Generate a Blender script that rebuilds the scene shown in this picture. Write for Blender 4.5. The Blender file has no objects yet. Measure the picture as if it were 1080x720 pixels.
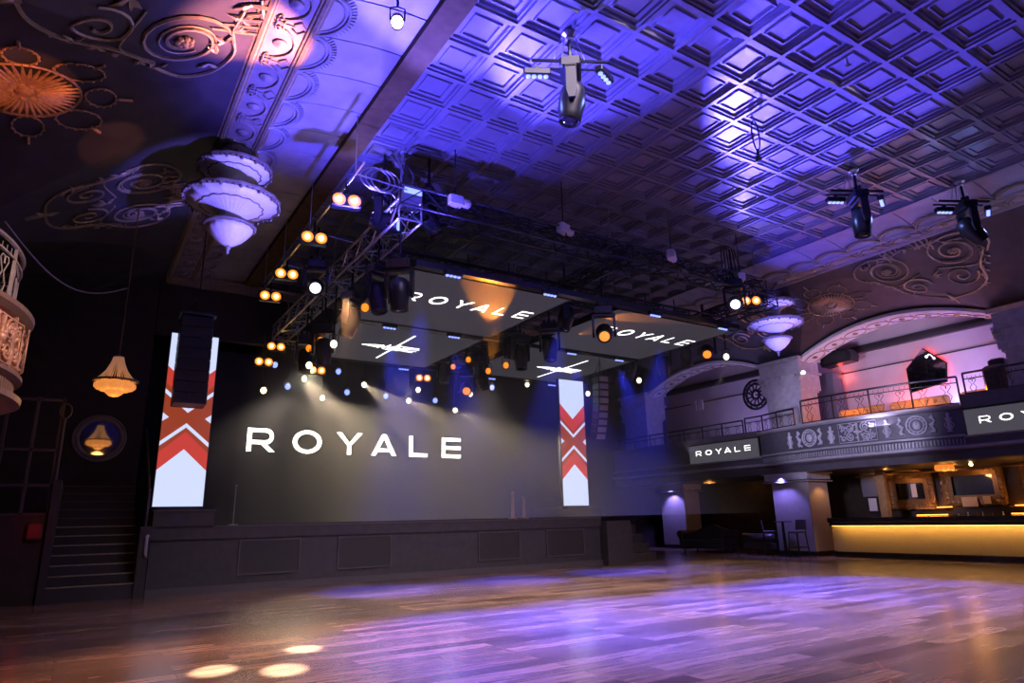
import bpy, math, random
from mathutils import Vector, Matrix, Quaternion
PI = math.pi
random.seed(7)
col = bpy.context.scene.collection
sc = bpy.context.scene

# ------------------------------------------------------------------ camera
CAMH = 1.3
yaw, pit, rol, fpx = .573, .2622, -.0222, 698.6
F_ = Vector((math.sin(yaw)*math.cos(pit), math.cos(yaw)*math.cos(pit), math.sin(pit)))
R0 = Vector((math.cos(yaw), -math.sin(yaw), 0)); U0 = R0.cross(F_)
R_ = R0*math.cos(rol) + U0*math.sin(rol); U_ = -R0*math.sin(rol) + U0*math.cos(rol)
CO = Vector((0, 0, CAMH))
cam = bpy.data.cameras.new('camera'); cam.lens = fpx/1080*36; cam.sensor_width = 36
cam.clip_start = .05; cam.clip_end = 200
co = bpy.data.objects.new('camera', cam); col.objects.link(co)
M = Matrix((R_, U_, -F_)).transposed().to_4x4(); M.translation = CO; co.matrix_world = M
sc.camera = co
def ray(x, y): return F_ + R_*((x-540)/fpx) - U_*((y-360)/fpx)
def PZ(x, y, z): d = ray(x, y); return CO + d*((z-CAMH)/d.z)     # photo point lying at height z
def PY(x, y, Y): d = ray(x, y); return CO + d*(Y/d.y)
def PX(x, y, X): d = ray(x, y); return CO + d*(X/d.x)

# ------------------------------------------------------------------ materials
MAT = {}
def mat(name, c, rough=.6, metal=0, emis=None, es=0, coat=0, spec=.5, noise=0, nscale=8, bump=0, alpha=None, trans=0):
    m = bpy.data.materials.new(name); m.use_nodes = True
    nt = m.node_tree; b = nt.nodes['Principled BSDF']
    b.inputs['Base Color'].default_value = (*c, 1)
    b.inputs['Roughness'].default_value = rough; b.inputs['Metallic'].default_value = metal
    b.inputs['Specular IOR Level'].default_value = spec
    b.inputs['Coat Weight'].default_value = coat
    if trans: b.inputs['Transmission Weight'].default_value = trans
    if emis: b.inputs['Emission Color'].default_value = (*emis, 1); b.inputs['Emission Strength'].default_value = es
    if noise or bump:
        tc = nt.nodes.new('ShaderNodeTexCoord'); n = nt.nodes.new('ShaderNodeTexNoise')
        n.inputs['Scale'].default_value = nscale; n.inputs['Detail'].default_value = 6
        nt.links.new(tc.outputs['Object'], n.inputs['Vector'])
        if noise:
            r = nt.nodes.new('ShaderNodeMapRange'); r.inputs['From Min'].default_value = .3; r.inputs['From Max'].default_value = .7
            r.inputs['To Min'].default_value = 1-noise; r.inputs['To Max'].default_value = 1+noise
            nt.links.new(n.outputs['Fac'], r.inputs['Value'])
            v = nt.nodes.new('ShaderNodeVectorMath'); v.operation = 'SCALE'; v.inputs[0].default_value = c
            nt.links.new(r.outputs['Result'], v.inputs['Scale']); nt.links.new(v.outputs[0], b.inputs['Base Color'])
        if bump:
            bp = nt.nodes.new('ShaderNodeBump'); bp.inputs['Strength'].default_value = bump; bp.inputs['Distance'].default_value = .02
            nt.links.new(n.outputs['Fac'], bp.inputs['Height']); nt.links.new(bp.outputs[0], b.inputs['Normal'])
    MAT[name] = m; return m
mat('tin', (.21, .20, .28), .36, .25, noise=.12, nscale=3)
mat('strip', (.28, .265, .33), .45, 0, noise=.18, nscale=2.2, bump=.1)
mat('beam_paint', (.11, .075, .032), .85, 0, spec=.1, noise=.2, nscale=6)
mat('band', (.27, .24, .25), .5, 0, noise=.2, nscale=5)
mat('gilt_dark', (.30, .21, .11), .38, .5, noise=.25, nscale=15)
mat('plaster_dark', (.040, .037, .052), .6, 0, noise=.3, nscale=2.5, bump=.15)
mat('plaster_gilt', (.36, .29, .20), .42, .35, noise=.2, nscale=12)
mat('wall_dark', (.030, .024, .022), .7, 0, noise=.25, nscale=3)
mat('stage_dark', (.036, .029, .027), .6, 0, noise=.2, nscale=6)
mat('stage_trim', (.07, .058, .055), .45)
mat('vent_dark', (.022, .017, .012), .6)
mat('black', (.012, .012, .014), .4, 0)
mat('black_metal', (.03, .03, .035), .35, .6)
mat('truss_metal', (.45, .45, .48), .3, .85)
mat('truss_black', (.05, .05, .055), .35, .7)
mat('cord', (.015, .015, .016), .6)
mat('white_paint', (.62, .60, .64), .55, noise=.08, nscale=4)
mat('wall_purple', (.66, .60, .66), .6, noise=.06, nscale=2)
mat('grey_stone', (.40, .38, .42), .55, noise=.15, nscale=6)
mat('balcony_front', (.085, .08, .092), .5, noise=.15, nscale=5)
mat('balcony_trim', (.30, .29, .31), .4, noise=.12, nscale=8)
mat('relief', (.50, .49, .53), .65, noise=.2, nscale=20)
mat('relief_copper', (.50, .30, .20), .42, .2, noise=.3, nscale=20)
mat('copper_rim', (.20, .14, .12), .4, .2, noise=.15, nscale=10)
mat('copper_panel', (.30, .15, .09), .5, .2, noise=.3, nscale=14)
mat('pillar_cream', (.36, .32, .31), .5, noise=.06, nscale=6)
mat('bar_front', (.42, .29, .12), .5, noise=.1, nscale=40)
mat('bar_top', (.022, .014, .01), .22, 0, coat=.5)
mat('bar_back', (.035, .022, .014), .5, noise=.3, nscale=4)
mat('gold_frame', (.22, .13, .055), .38, .6, noise=.3, nscale=25)
mat('mirror', (.55, .58, .65), .04, 1)
mat('mirror_dark', (.16, .17, .2), .08, .9)
mat('wood_post', (.40, .22, .08), .45, noise=.2, nscale=10)
mat('leather', (.055, .045, .048), .38, noise=.1)
mat('stool_seat', (.07, .065, .08), .5)
mat('shade_glass', (.80, .79, .86), .35, 0, noise=.05, nscale=20)
mat('shade_rim', (.20, .165, .17), .5, noise=.25, nscale=40)
mat('crystal_lit', (.5, .3, .12), .3, emis=(1, .32, .06), es=.75, noise=.3, nscale=30)
mat('crystal_string', (.6, .42, .28), .3, .2, emis=(1, .45, .18), es=.22)
mat('crystal_amber', (.6, .3, .1), .3, emis=(1, .22, .015), es=1.1)
mat('screen_dark', (.035, .035, .038), .75, emis=(.40, .37, .47), es=.085)  # slight emission stands in for haze and spot light reflected by the panels
mat('screen_side', (.02, .02, .022), .35, emis=(.42, .38, .48), es=.16)
mat('screen_black', (.014, .013, .013), .5)
mat('letter_white', (.8, .8, .8), .5, emis=(1, .97, .93), es=2.2)
mat('letter_wall', (.8, .8, .8), .5, emis=(1, .95, .84), es=3.2)
mat('led_white', (.1, .1, .1), .4, emis=(.62, .70, .98), es=1.05)
mat('led_red', (.1, .02, .02), .4, emis=(.56, .05, .035), es=1.0)
mat('led_brown', (.1, .04, .02), .4, emis=(.30, .045, .018), es=1.0)
mat('lens_off', (.03, .03, .04), .08, .3)
mat('lens_blue', (.1, .1, .3), .3, emis=(.20, .27, 1), es=2.4)
mat('lens_violet', (.1, .1, .3), .3, emis=(.62, .68, 1), es=4)
mat('lens_warm', (.3, .3, .2), .3, emis=(1, .86, .58), es=3)
mat('lens_amber', (.3, .2, .1), .3, emis=(1, .24, .012), es=1.5)
mat('glow_core', (.3, .2, .1), .3, emis=(1, .72, .28), es=12)
mat('led_strip_warm', (.3, .2, .1), .3, emis=(1, .55, .12), es=7)
mat('led_strip_amber', (.3, .2, .1), .3, emis=(1, .32, .03), es=9)
mat('led_strip_red', (.3, .1, .1), .3, emis=(1, .06, .04), es=14)
mat('red_cloth', (.12, .012, .010), .6)
mat('paper', (.6, .58, .6), .7)
mat('sign_paper', (.55, .40, .25), .7)
mat('white_unit', (.75, .75, .8), .5)
mat('bottle_glass', (.05, .09, .05), .1)
mat('amber_glass', (.3, .12, .02), .15)
mat('soffit', (.05, .045, .05), .5)
mat('door_panel', (.14, .15, .2), .4)
mat('speaker_grille', (.016, .016, .018), .7)
mat('speaker_pale', (.33, .30, .30), .6)

# wood floor -------------------------------------------------------
m = bpy.data.materials.new('wood_floor'); m.use_nodes = True; nt = m.node_tree; b = nt.nodes['Principled BSDF']
tc = nt.nodes.new('ShaderNodeTexCoord'); mp = nt.nodes.new('ShaderNodeMapping')
br = nt.nodes.new('ShaderNodeTexBrick'); br.offset = .37; br.offset_frequency = 2; br.squash = 1
for k, v in (('Scale', 1), ('Mortar Size', .004), ('Brick Width', 1.5), ('Row Height', .22), ('Bias', -.1)): br.inputs[k].default_value = v
br.inputs['Color1'].default_value = (.33, .205, .145, 1); br.inputs['Color2'].default_value = (.10, .058, .043, 1); br.inputs['Mortar'].default_value = (.03, .018, .01, 1)
nz = nt.nodes.new('ShaderNodeTexNoise'); nz.inputs['Scale'].default_value = 3; nz.inputs['Detail'].default_value = 8
m2 = nt.nodes.new('ShaderNodeMapping'); m2.inputs['Scale'].default_value = (.7, 9, 1)
mx = nt.nodes.new('ShaderNodeMix'); mx.data_type = 'RGBA'; mx.blend_type = 'MULTIPLY'; mx.inputs['Factor'].default_value = .75
cr = nt.nodes.new('ShaderNodeValToRGB'); cr.color_ramp.elements[0].position = .3; cr.color_ramp.elements[0].color = (.45, .42, .4, 1)
cr.color_ramp.elements[1].position = .75; cr.color_ramp.elements[1].color = (1.25, 1.2, 1.15, 1)
L = nt.links.new
L(tc.outputs['Object'], mp.inputs['Vector']); L(mp.outputs[0], br.inputs['Vector']); L(tc.outputs['Object'], m2.inputs['Vector']); L(m2.outputs[0], nz.inputs['Vector'])
L(nz.outputs['Fac'], cr.inputs['Fac']); L(br.outputs['Color'], mx.inputs['A']); L(cr.outputs['Color'], mx.inputs['B']); L(mx.outputs['Result'], b.inputs['Base Color'])
mr = nt.nodes.new('ShaderNodeMapRange'); mr.inputs['To Min'].default_value = .15; mr.inputs['To Max'].default_value = .32
L(nz.outputs['Fac'], mr.inputs['Value']); L(mr.outputs['Result'], b.inputs['Roughness'])
bp = nt.nodes.new('ShaderNodeBump'); bp.inputs['Strength'].default_value = .12; bp.inputs['Distance'].default_value = .004
L(br.outputs['Fac'], bp.inputs['Height']); bp.invert = True; L(bp.outputs[0], b.inputs['Normal'])
b.inputs['Specular IOR Level'].default_value = .6
MAT['wood_floor'] = m

# ------------------------------------------------------------------ mesh builder
class MB:
    def __init__(s): s.v = []; s.f = []; s.mi = []; s.cur = 0
    def add(s, vs, fs):
        n = len(s.v); s.v += [tuple(p) for p in vs]; s.f += [tuple(n+i for i in f) for f in fs]; s.mi += [s.cur]*len(fs); return s
    def box(s, x0, x1, y0, y1, z0, z1):
        v = [(x, y, z) for z in (z0, z1) for y in (y0, y1) for x in (x0, x1)]
        return s.add(v, [(0, 2, 3, 1), (4, 5, 7, 6), (0, 1, 5, 4), (2, 6, 7, 3), (0, 4, 6, 2), (1, 3, 7, 5)])
    def cbox(s, c, d): return s.box(c[0]-d[0]/2, c[0]+d[0]/2, c[1]-d[1]/2, c[1]+d[1]/2, c[2]-d[2]/2, c[2]+d[2]/2)
    def bbox(s, x0, x1, y0, y1, z0, z1, e=.01):      # box with chamfered vertical + horizontal edges
        v = []; f = []
        xs, ys, zs = (x0, x1), (y0, y1), (z0, z1)
        rings = [(z0, e), (z0+e, 0), (z1-e, 0), (z1, e)]
        for z, i in rings:
            a, b_, c, d = x0+i, x1-i, y0+i, y1-i
            k = e
            v += [(a+k, c, z), (b_-k, c, z), (b_, c+k, z), (b_, d-k, z), (b_-k, d, z), (a+k, d, z), (a, d-k, z), (a, c+k, z)]
        for r in range(3):
            for i in range(8): f.append((r*8+i, r*8+(i+1) % 8, (r+1)*8+(i+1) % 8, (r+1)*8+i))
        f.append(tuple(range(7, -1, -1))); f.append(tuple(range(24, 32)))
        return s.add(v, f)
    def tube(s, pts, r, n=6, closed=False, caps=True):
        pts = [Vector(p) for p in pts]; m_ = len(pts)
        if m_ < 2: return s
        vs = []; prev = None
        for i, p in enumerate(pts):
            if closed: t = pts[(i+1) % m_]-pts[i-1]
            else: t = pts[min(i+1, m_-1)]-pts[max(i-1, 0)]
            if t.length < 1e-9: t = Vector((0, 0, 1))
            t.normalize()
            if prev is None: a = t.orthogonal().normalized()
            else:
                a = prev - t*prev.dot(t)
                a = a.normalized() if a.length > 1e-6 else t.orthogonal().normalized()
            prev = a; b_ = t.cross(a)
            rr = r[i] if isinstance(r, (list, tuple)) else r
            for k in range(n):
                w = 2*PI*k/n; vs.append(p+a*(rr*math.cos(w))+b_*(rr*math.sin(w)))
        fs = []
        for i in range(m_ if closed else m_-1):
            j = (i+1) % m_
            for k in range(n): fs.append((i*n+k, i*n+(k+1) % n, j*n+(k+1) % n, j*n+k))
        if caps and not closed: fs.append(tuple(range(n-1, -1, -1))); fs.append(tuple((m_-1)*n+k for k in range(n)))
        return s.add(vs, fs)
    def lathe(s, prof, c=(0, 0, 0), n=24, ripple=None, axis='z'):
        vs = []; fs = []
        for i, (r, z) in enumerate(prof):
            for k in range(n):
                w = 2*PI*k/n; rr = r*(1+(ripple(i, w) if ripple else 0))
                p = (rr*math.cos(w), rr*math.sin(w), z)
                if axis == 'y': p = (p[0], z, p[1])
                if axis == 'x': p = (z, p[0], p[1])
                vs.append((c[0]+p[0], c[1]+p[1], c[2]+p[2]))
        for i in range(len(prof)-1):
            for k in range(n): fs.append((i*n+k, i*n+(k+1) % n, (i+1)*n+(k+1) % n, (i+1)*n+k))
        if prof[0][0] > 1e-4: fs.append(tuple(range(n-1, -1, -1)))
        if prof[-1][0] > 1e-4: fs.append(tuple((len(prof)-1)*n+k for k in range(n)))
        return s.add(vs, fs)
    def ball(s, c, r, n=8, sc_=(1, 1, 1)):
        vs = []; fs = []; m_ = max(4, n//2)
        for i in range(m_+1):
            a = PI*i/m_
            for k in range(n):
                w = 2*PI*k/n; vs.append((c[0]+r*sc_[0]*math.sin(a)*math.cos(w), c[1]+r*sc_[1]*math.sin(a)*math.sin(w), c[2]+r*sc_[2]*math.cos(a)))
        for i in range(m_):
            for k in range(n): fs.append((i*n+k, (i+1)*n+k, (i+1)*n+(k+1) % n, i*n+(k+1) % n))
        return s.add(vs, fs)
    def prism(s, poly, z0, z1, fn=None):     # 2D polygon extruded; fn maps (x, y, z) to world
        fn = fn or (lambda x, y, z: (x, y, z)); n = len(poly)
        v = [fn(x, y, z0) for x, y in poly]+[fn(x, y, z1) for x, y in poly]
        f = [tuple(range(n-1, -1, -1)), tuple(range(n, 2*n))]+[(i, (i+1) % n, n+(i+1) % n, n+i) for i in range(n)]
        return s.add(v, f)
    def sweep(s, path, prof, closed_prof=True, out=1):   # path: (x, y); prof: (outward offset, z)
        P = [Vector((p[0], p[1])) for p in path]; vs = []; fs = []; m_ = len(prof)
        for i, p in enumerate(P):
            t = (P[min(i+1, len(P)-1)]-P[max(i-1, 0)]).normalized(); nrm = Vector((-t.y, t.x))*out
            for o, z in prof: q = p+nrm*o; vs.append((q.x, q.y, z))
        for i in range(len(P)-1):
            for k in range(m_ if closed_prof else m_-1):
                a, b_ = i*m_+k, i*m_+(k+1) % m_
                fs.append((a, b_, b_+m_, a+m_))
        if closed_prof: fs.append(tuple(range(m_-1, -1, -1))); fs.append(tuple((len(P)-1)*m_+k for k in range(m_)))
        return s.add(vs, fs)
    def build(s, name, m, parent=None, smooth=False, origin=None, local=False):
        me = bpy.data.meshes.new(name)
        off = Vector((0, 0, 0))
        if parent is not None and not local: off = wloc(parent)
        if origin is not None: off = Vector(origin)
        me.from_pydata([tuple(Vector(p)-off) for p in s.v], [], s.f)
        ms = m if isinstance(m, list) else [m]
        for x in ms: me.materials.append(MAT[x])
        if len(ms) > 1: me.polygons.foreach_set('material_index', s.mi)
        if smooth: me.polygons.foreach_set('use_smooth', [True]*len(me.polygons))
        me.update()
        o = bpy.data.objects.new(name, me); col.objects.link(o)
        if parent is not None:
            o.parent = parent
            if origin is not None: o.location = Vector(origin)-(Vector((0, 0, 0)) if local else wloc(parent))
        else:
            o.location = off
        return o
def wloc(o):
    v = Vector((0, 0, 0))
    while o is not None: v += o.location; o = o.parent
    return v
def tag(o, label=None, cat=None, group=None, kind=None):
    if label: o['label'] = label
    if cat: o['category'] = cat
    if group: o['group'] = group
    if kind: o['kind'] = kind
    return o
def thing(name, loc, label, cat, group=None):
    o = bpy.data.objects.new(name, None); o.empty_display_size = .1; col.objects.link(o); o.location = loc
    return tag(o, label, cat, group)
def kids(o): return list(o.children)
def copy_tree(o, parent=None):
    c = o.copy(); col.objects.link(c); c.parent = parent
    for ch in kids(o): copy_tree(ch, c)
    return c
def setmat(o, m):
    o.material_slots[0].link = 'OBJECT'; o.material_slots[0].material = MAT[m]
def child(o, name):
    for c in kids(o):
        if c.name.split('.')[0] == name: return c
def struct(name, mb, m, smooth=False):
    o = mb.build(name, m, smooth=smooth); o['kind'] = 'structure'; return o

ORD = ['first', 'second', 'third', 'fourth', 'fifth', 'sixth', 'seventh', 'eighth', 'ninth', 'tenth', 'eleventh', 'twelfth', 'thirteenth', 'fourteenth']

# ------------------------------------------------------------------ lights
def spot(p, target, color, power, size, blend=.3, radius=.06, name='spot_beam'):
    l = bpy.data.lights.new(name, 'SPOT'); l.energy = power; l.color = color; l.spot_size = math.radians(size); l.spot_blend = blend; l.shadow_soft_size = radius
    o = bpy.data.objects.new(name, l); col.objects.link(o); o.location = p
    o.rotation_euler = (Vector(target)-Vector(p)).to_track_quat('-Z', 'Y').to_euler(); return o
def area(p, target, color, power, sx, sy, name='area_light'):
    l = bpy.data.lights.new(name, 'AREA'); l.shape = 'RECTANGLE'; l.size = sx; l.size_y = sy; l.energy = power; l.color = color
    o = bpy.data.objects.new(name, l); col.objects.link(o); o.location = p
    o.rotation_euler = (Vector(target)-Vector(p)).to_track_quat('-Z', 'Y').to_euler(); return o
def point(p, color, power, r=.05, name='lamp_light'):
    l = bpy.data.lights.new(name, 'POINT'); l.energy = power; l.color = color; l.shadow_soft_size = r
    o = bpy.data.objects.new(name, l); col.objects.link(o); o.location = p; return o
BLUE = (.10, .075, 1.0); VIO = (.27, .21, 1.0); DEEP = (.035, .05, 1.0); WARM = (1, .78, .50); AMB = (1, .42, .10); RED = (1, .08, .05)

# ================================================================== SETTING
HC = 8.05
struct('floor', MB().box(-5, 26, -4, 24, -.1, 0), 'wood_floor')

# --- coffered tin ceiling
S = .7594; X0 = 4.423-S; Y0 = 6.514
cm = MB()
prof = [(0, -.045), (.030, -.045), (.040, -.012), (.072, -.012), (.086, .030), (.150, .030), (.160, .002), (.178, .002), (.188, .034), (.30, .038)]
for i in range(15):
    for j in range(-12, 17):
        x, y = X0+i*S, Y0+j*S
        vs = []; fs = []
        for d, z in prof: vs += [(x+d, y+d, HC+z), (x+S-d, y+d, HC+z), (x+S-d, y+S-d, HC+z), (x+d, y+S-d, HC+z)]
        for r in range(len(prof)-1):
            for k in range(4): fs.append((r*4+k, (r+1)*4+k, (r+1)*4+(k+1) % 4, r*4+(k+1) % 4))
        n = (len(prof)-1)*4; fs.append((n, n+3, n+2, n+1))
        cm.add(vs, fs)
struct('ceiling', cm, 'tin')
XR = X0+15*S
YEND = 19.3; YBEG = -2.7
slab = MB().box(-5, 26, -4, 24, HC+.5, HC+.6); struct('ceiling_slab', slab, 'wall_dark')

# --- smooth side strips with seams and scallops
def strip(xa, za, xb, zb, name):
    mb = MB(); seam = .86; y = 7.98-seam*13; N = 5
    while y < YEND:
        y1 = min(y+seam, YEND)
        vs = []; fs = []
        for yy, dz in ((y, .03), (y+.015, 0), (y1-.015, 0), (y1, .03)):
            for k in range(N+1):
                t = k/N; z = za+(zb-za)*math.sin(t*PI/2)
                vs.append((xa+(xb-xa)*t, yy, z+dz))
        for r in range(3):
            for k in range(N): fs.append((r*(N+1)+k, r*(N+1)+k+1, (r+1)*(N+1)+k+1, (r+1)*(N+1)+k))
        mb.add(vs, fs); y += seam
    return struct(name, mb, 'strip')
strip(1.96, 7.86, 3.29, 8.05, 'ceiling_strip_left')
strip(16.32, 7.86, XR, 8.05, 'ceiling_strip_right')
struct('trim_1', MB().box(3.29, X0, YBEG, YEND, 7.93, 8.12), 'beam_paint')
struct('trim_2', MB().box(XR-.02, XR+.06, YBEG, YEND, 7.97, 8.12), 'tin')
def scallops(xe, sgn, name):     # fringe of half rounds along the band's edge
    mb = MB(); seam = .86; y = 7.98-seam*13
    while y < YEND-.2:
        for rr, tr, dz in ((.40, .022, 0), (.33, .014, .01)):
            pts = []
            for k in range(17):
                a = PI*k/16; xx = xe+sgn*(rr*.92*math.sin(a)); yy = y+seam/2-rr*1.05*math.cos(a)
                t = abs(xx-xe)/1.33; pts.append((xx, yy, 7.86+.19*math.sin(min(1, t)*PI/2)-.02+dz))
            mb.tube(pts, tr, 5)
        for k in range(1, 24):
            a = PI*k/24; x1 = xe+sgn*.41*.92*math.sin(a); y1 = y+seam/2-.41*1.05*math.cos(a)
            x2 = xe+sgn*.50*.92*math.sin(a); y2 = y+seam/2-.50*1.05*math.cos(a)
            if abs(y2-(y+seam/2)) < seam/2:
                z_ = 7.86+.19*math.sin(min(1, abs(x1-xe)/1.33)*PI/2)-.012
                mb.tube([(x1, y1, z_), (x2, y2, z_+.01)], .010, 4)
        y += seam
    return mb
tag(scallops(1.96, 1, '').build('scalloped_fringe', 'strip'), kind='structure')
tag(scallops(16.32, -1, '').build('scalloped_fringe', 'plaster_gilt'), kind='structure')
# --- ornate bands with moulded edges
def spiral(c, r0, turns, a0, sgn=1, n=30, r1=.02):
    out = []
    for k in range(n+1):
        t = k/n; r = r0*(1-t)+r1*t; a = a0+sgn*2*PI*turns*t; out.append((c[0]+r*math.cos(a), c[1]+r*math.sin(a)))
    return out
def band(x0, x1, sgn, name, tm):
    b1 = MB().box(x0, x1, YBEG, YEND, 7.88, 7.98); struct('ceiling_band_'+name, b1, 'band')
    e = MB()
    for xc in (x0, x1):
        for dx, r in ((-.055, .026), (0, .045), (.055, .026)): e.tube([(xc+dx, YBEG, 7.865-abs(dx)*-.2), (xc+dx, YEND, 7.865+abs(dx)*.2)], r, 6)
    struct('trim_'+('3' if name == 'left' else '4'), e, tm)
    mb = MB(); seam = .86; y = 7.98-seam*13; xc = (x0+x1)/2; w = (x1-x0)/2-.07
    while y < YEND-.5:
        f = lambda u, v: (xc+u*w*sgn, y+seam/2+v*seam/2, 7.868)
        pts = [f(-.8+1.5*math.sin(PI*k/20), -.82*math.cos(PI*k/20)) for k in range(21)]; mb.tube(pts, .018, 5)
        for p in pts[1:-1:1]: mb.ball(p, .022, 5)
        mb.lathe([(0.001, -.035), (.04, -.03), (.055, -.01), (.095, -.012), (.10, .005)], f(-.1, 0), 12)
        for sv in (-1, 1):
            mb.tube([f(a, b_) for a, b_ in spiral((-.55, sv*.80), .30, 1.3, 0, sv)], .014, 4)
            mb.tube([f(.2, sv*.9), f(.55, sv*.7), f(.9, sv*.95)], .016, 4)
        mb.tube([f(-.9, 1), f(-.2, .98), f(.3, 1.0)], .014, 4)
        y += seam
    tag(mb.build('band_relief', 'band' if name == 'left' else 'plaster_gilt', smooth=True), kind='structure')
band(1.35, 1.96, 1, 'left', 'plaster_gilt'); band(16.32, 16.96, -1, 'right', 'balcony_trim')

# --- side vaults: cove with lunette bays
YC = 10.2; PER = 7.35
def vz(d, Y):
    cove = 7.88-.31*d-.048*d*d
    k = round((Y-YC)/PER); yy = Y-(YC+k*PER)
    bay = 7.83-.22*d-.79*(yy/3.1)**2
    return max(cove, bay) if abs(yy) <= 3.3 else cove
def vault(x0, sgn, name):
    mb = MB(); nd, ny = 110, 560; vs = []; fs = []
    for j in range(ny+1):
        Y = YBEG+(YEND-YBEG)*j/ny
        for i in range(nd+1):
            d = 3.35*i/nd; vs.append((x0+sgn*d, Y, vz(d, Y)))
    for j in range(ny):
        for i in range(nd): a = j*(nd+1)+i; fs.append((a, a+1, a+nd+2, a+nd+1))
    mb.add(vs, fs); o = struct('ceiling_vault_'+name, mb, 'plaster_dark', smooth=False); return o
vault(1.33, -1, 'left'); vault(16.98, 1, 'right')
def vpt(side, d, Y, off=.02):
    x0, sg = (1.33, -1) if side == 'left' else (16.98, 1)
    return (x0+sg*d, Y, vz(max(d, 0), Y)-off)
def vhit(side, x, y):      # where the photo ray meets the vault: distance out from the band and Y
    d = ray(x, y); x0, sg = (1.33, -1) if side == 'left' else (16.98, 1); t = 3.0
    while t < 60:
        p = CO+d*t; dd = (p.x-x0)*sg
        if dd > -.3 and p.z > vz(max(dd, 0), p.y): return dd, p.y
        t += .02
def crm(P, n=5):       # smooth curve through a few points
    if len(P) < 3 or len(P) > 12: return P
    P = [tuple(2*a-b for a, b in zip(P[0], P[1]))]+list(P)+[tuple(2*a-b for a, b in zip(P[-1], P[-2]))]; out = []
    for i in range(1, len(P)-2):
        for k in range(n):
            t = k/n; out.append(tuple(.5*((2*b)+(-a+c)*t+(2*a-5*b+4*c-d)*t*t+(-a+3*b-3*c+d)*t**3) for a, b, c, d in zip(P[i-1], P[i], P[i+1], P[i+2])))
    return out+[tuple(P[-2])]
# relief ornaments lying on the vaults
def pendentive(side, yc, label, sc_=1.0, d0=0.0):
    mb = MB(); c0 = vpt(side, 1.2, yc)
    def T(pts, r, off=.02): mb.tube([vpt(side, d0+u*sc_, yc+v*sc_, off) for u, v in crm(pts)], r*1.25, 5)
    def leafs(pts, s_):
        for k, (u, v) in enumerate(pts):
            for q in range(3):
                a = random.uniform(0, 6.28); du, dv = math.cos(a)*s_, math.sin(a)*s_
                p = vpt(side, d0+(u+du*.7)*sc_, yc+(v+dv*.7)*sc_, .03); w = vpt(side, d0+(u+du*1.6)*sc_, yc+(v+dv*1.6)*sc_, .02); b_ = vpt(side, d0+u*sc_, yc+v*sc_, .03)
                mb.tube([b_, p, w], [s_*.12, s_*.34, .004], 5)
    for sg in (-1, 1):
        T(spiral((.95, sg*.72), .50, 2.2, PI if sg > 0 else PI, sg, 40), .022)
        T(spiral((.95, sg*.72), .36, 1.2, 1, sg, 26, .2), .012)
        T(spiral((1.75, sg*.48), .34, 1.8, -PI/2, -sg, 34), .020)
        T([(.45, sg*.1), (.5, sg*.5), (.42, sg*.9), (.6, sg*1.3), (.95, sg*1.42), (1.25, sg*1.25)], .022)
        T([(1.2, sg*1.2), (1.6, sg*.95), (2.05, sg*.85), (2.3, sg*.5), (2.35, 0)], .022)
        T([(1.35, sg*.2), (1.55, sg*.9), (1.2, sg*1.15)], .014)
        leafs([(.45+.05*k, sg*(.25+.22*k)) for k in range(5)], .10)
        leafs([(1.15+.2*k, sg*(1.25-.10*k)) for k in range(6)], .08)
        for q in range(7):
            a = 2*PI*q/7; mb.ball(vpt(side, d0+(.95+.07*math.cos(a))*sc_, yc+(sg*.72+.07*math.sin(a))*sc_, .03), .045, 6)
        mb.ball(vpt(side, d0+.95*sc_, yc+sg*.72*sc_, .03), .06, 6)
        for q in range(5):
            a = -PI/2+q*.35; T([(.30, 0), (.30-.32*math.cos(a)*.3, sg*.12*q), (.32+.10*q, sg*(.10+.09*q))], .016)
    T([(2.3, 0), (2.6, 0)], .03); leafs([(2.35, 0), (.4, 0), (1.5, 0)], .13)
    o = mb.build('plaster_scroll', 'plaster_gilt', origin=c0)
    return tag(o, label, 'ceiling ornament', 'plaster scroll reliefs on the side vaults')
def medallion(side, yc, d, label, m='plaster_gilt'):
    mb = MB()
    def T(pts, r, off=.02): mb.tube([vpt(side, d+u, yc+v, off) for u, v in pts], r, 5)
    for k in range(40):
        a = 2*PI*k/40; r2 = .62*(1+.06*math.sin(8*a))
        T([(.14*math.cos(a), .14*math.sin(a)), (.38*math.cos(a), .38*math.sin(a)), (r2*math.cos(a), r2*math.sin(a))], [.02, .035, .012], .04)
    mb.ball(vpt(side, d, yc, .03), .13, 12, (1, 1, .6))
    for k in range(9): a = 2*PI*k/9; mb.ball(vpt(side, d+.17*math.cos(a), yc+.17*math.sin(a), .05), .05, 6)
    T([(.64*math.cos(2*PI*k/40), .64*math.sin(2*PI*k/40)) for k in range(41)], .02)
    for q in range(8):
        a0 = 2*PI*q/8; c = (.88*math.cos(a0), .88*math.sin(a0)); pts = []
        for k in range(15):
            a = a0+PI+2*PI*k/14; pts.append((c[0]+.24*math.cos(a)*(1.2 if q % 2 else .8), c[1]+.24*math.sin(a)))
        T(pts, .014)
        for p in pts[::1]: mb.ball(vpt(side, d+p[0], yc+p[1], .03), .022, 5)
        T([(1.1*math.cos(a0), 1.1*math.sin(a0)), (1.28*math.cos(a0), 1.28*math.sin(a0))], .025)
    o = mb.build('ceiling_rosette', m, origin=vpt(side, d, yc))
    return tag(o, label, 'ceiling ornament', 'petalled rosettes on the side vaults')
pendentive('left', 13.75, 'gilt plaster scrollwork between vault bays, just left of the near chandelier', 1.05, 0.0)
h1 = vhit('left', 195, 42)
pendentive('left', h1[1]-.72*1.2, 'large plaster scrollwork at the top left corner, lit violet and orange', 1.2, h1[0]-.95*1.2)
pendentive('right', YC+PER/2, 'dim plaster scrollwork behind the far tiered chandelier, over the balcony pier')
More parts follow.
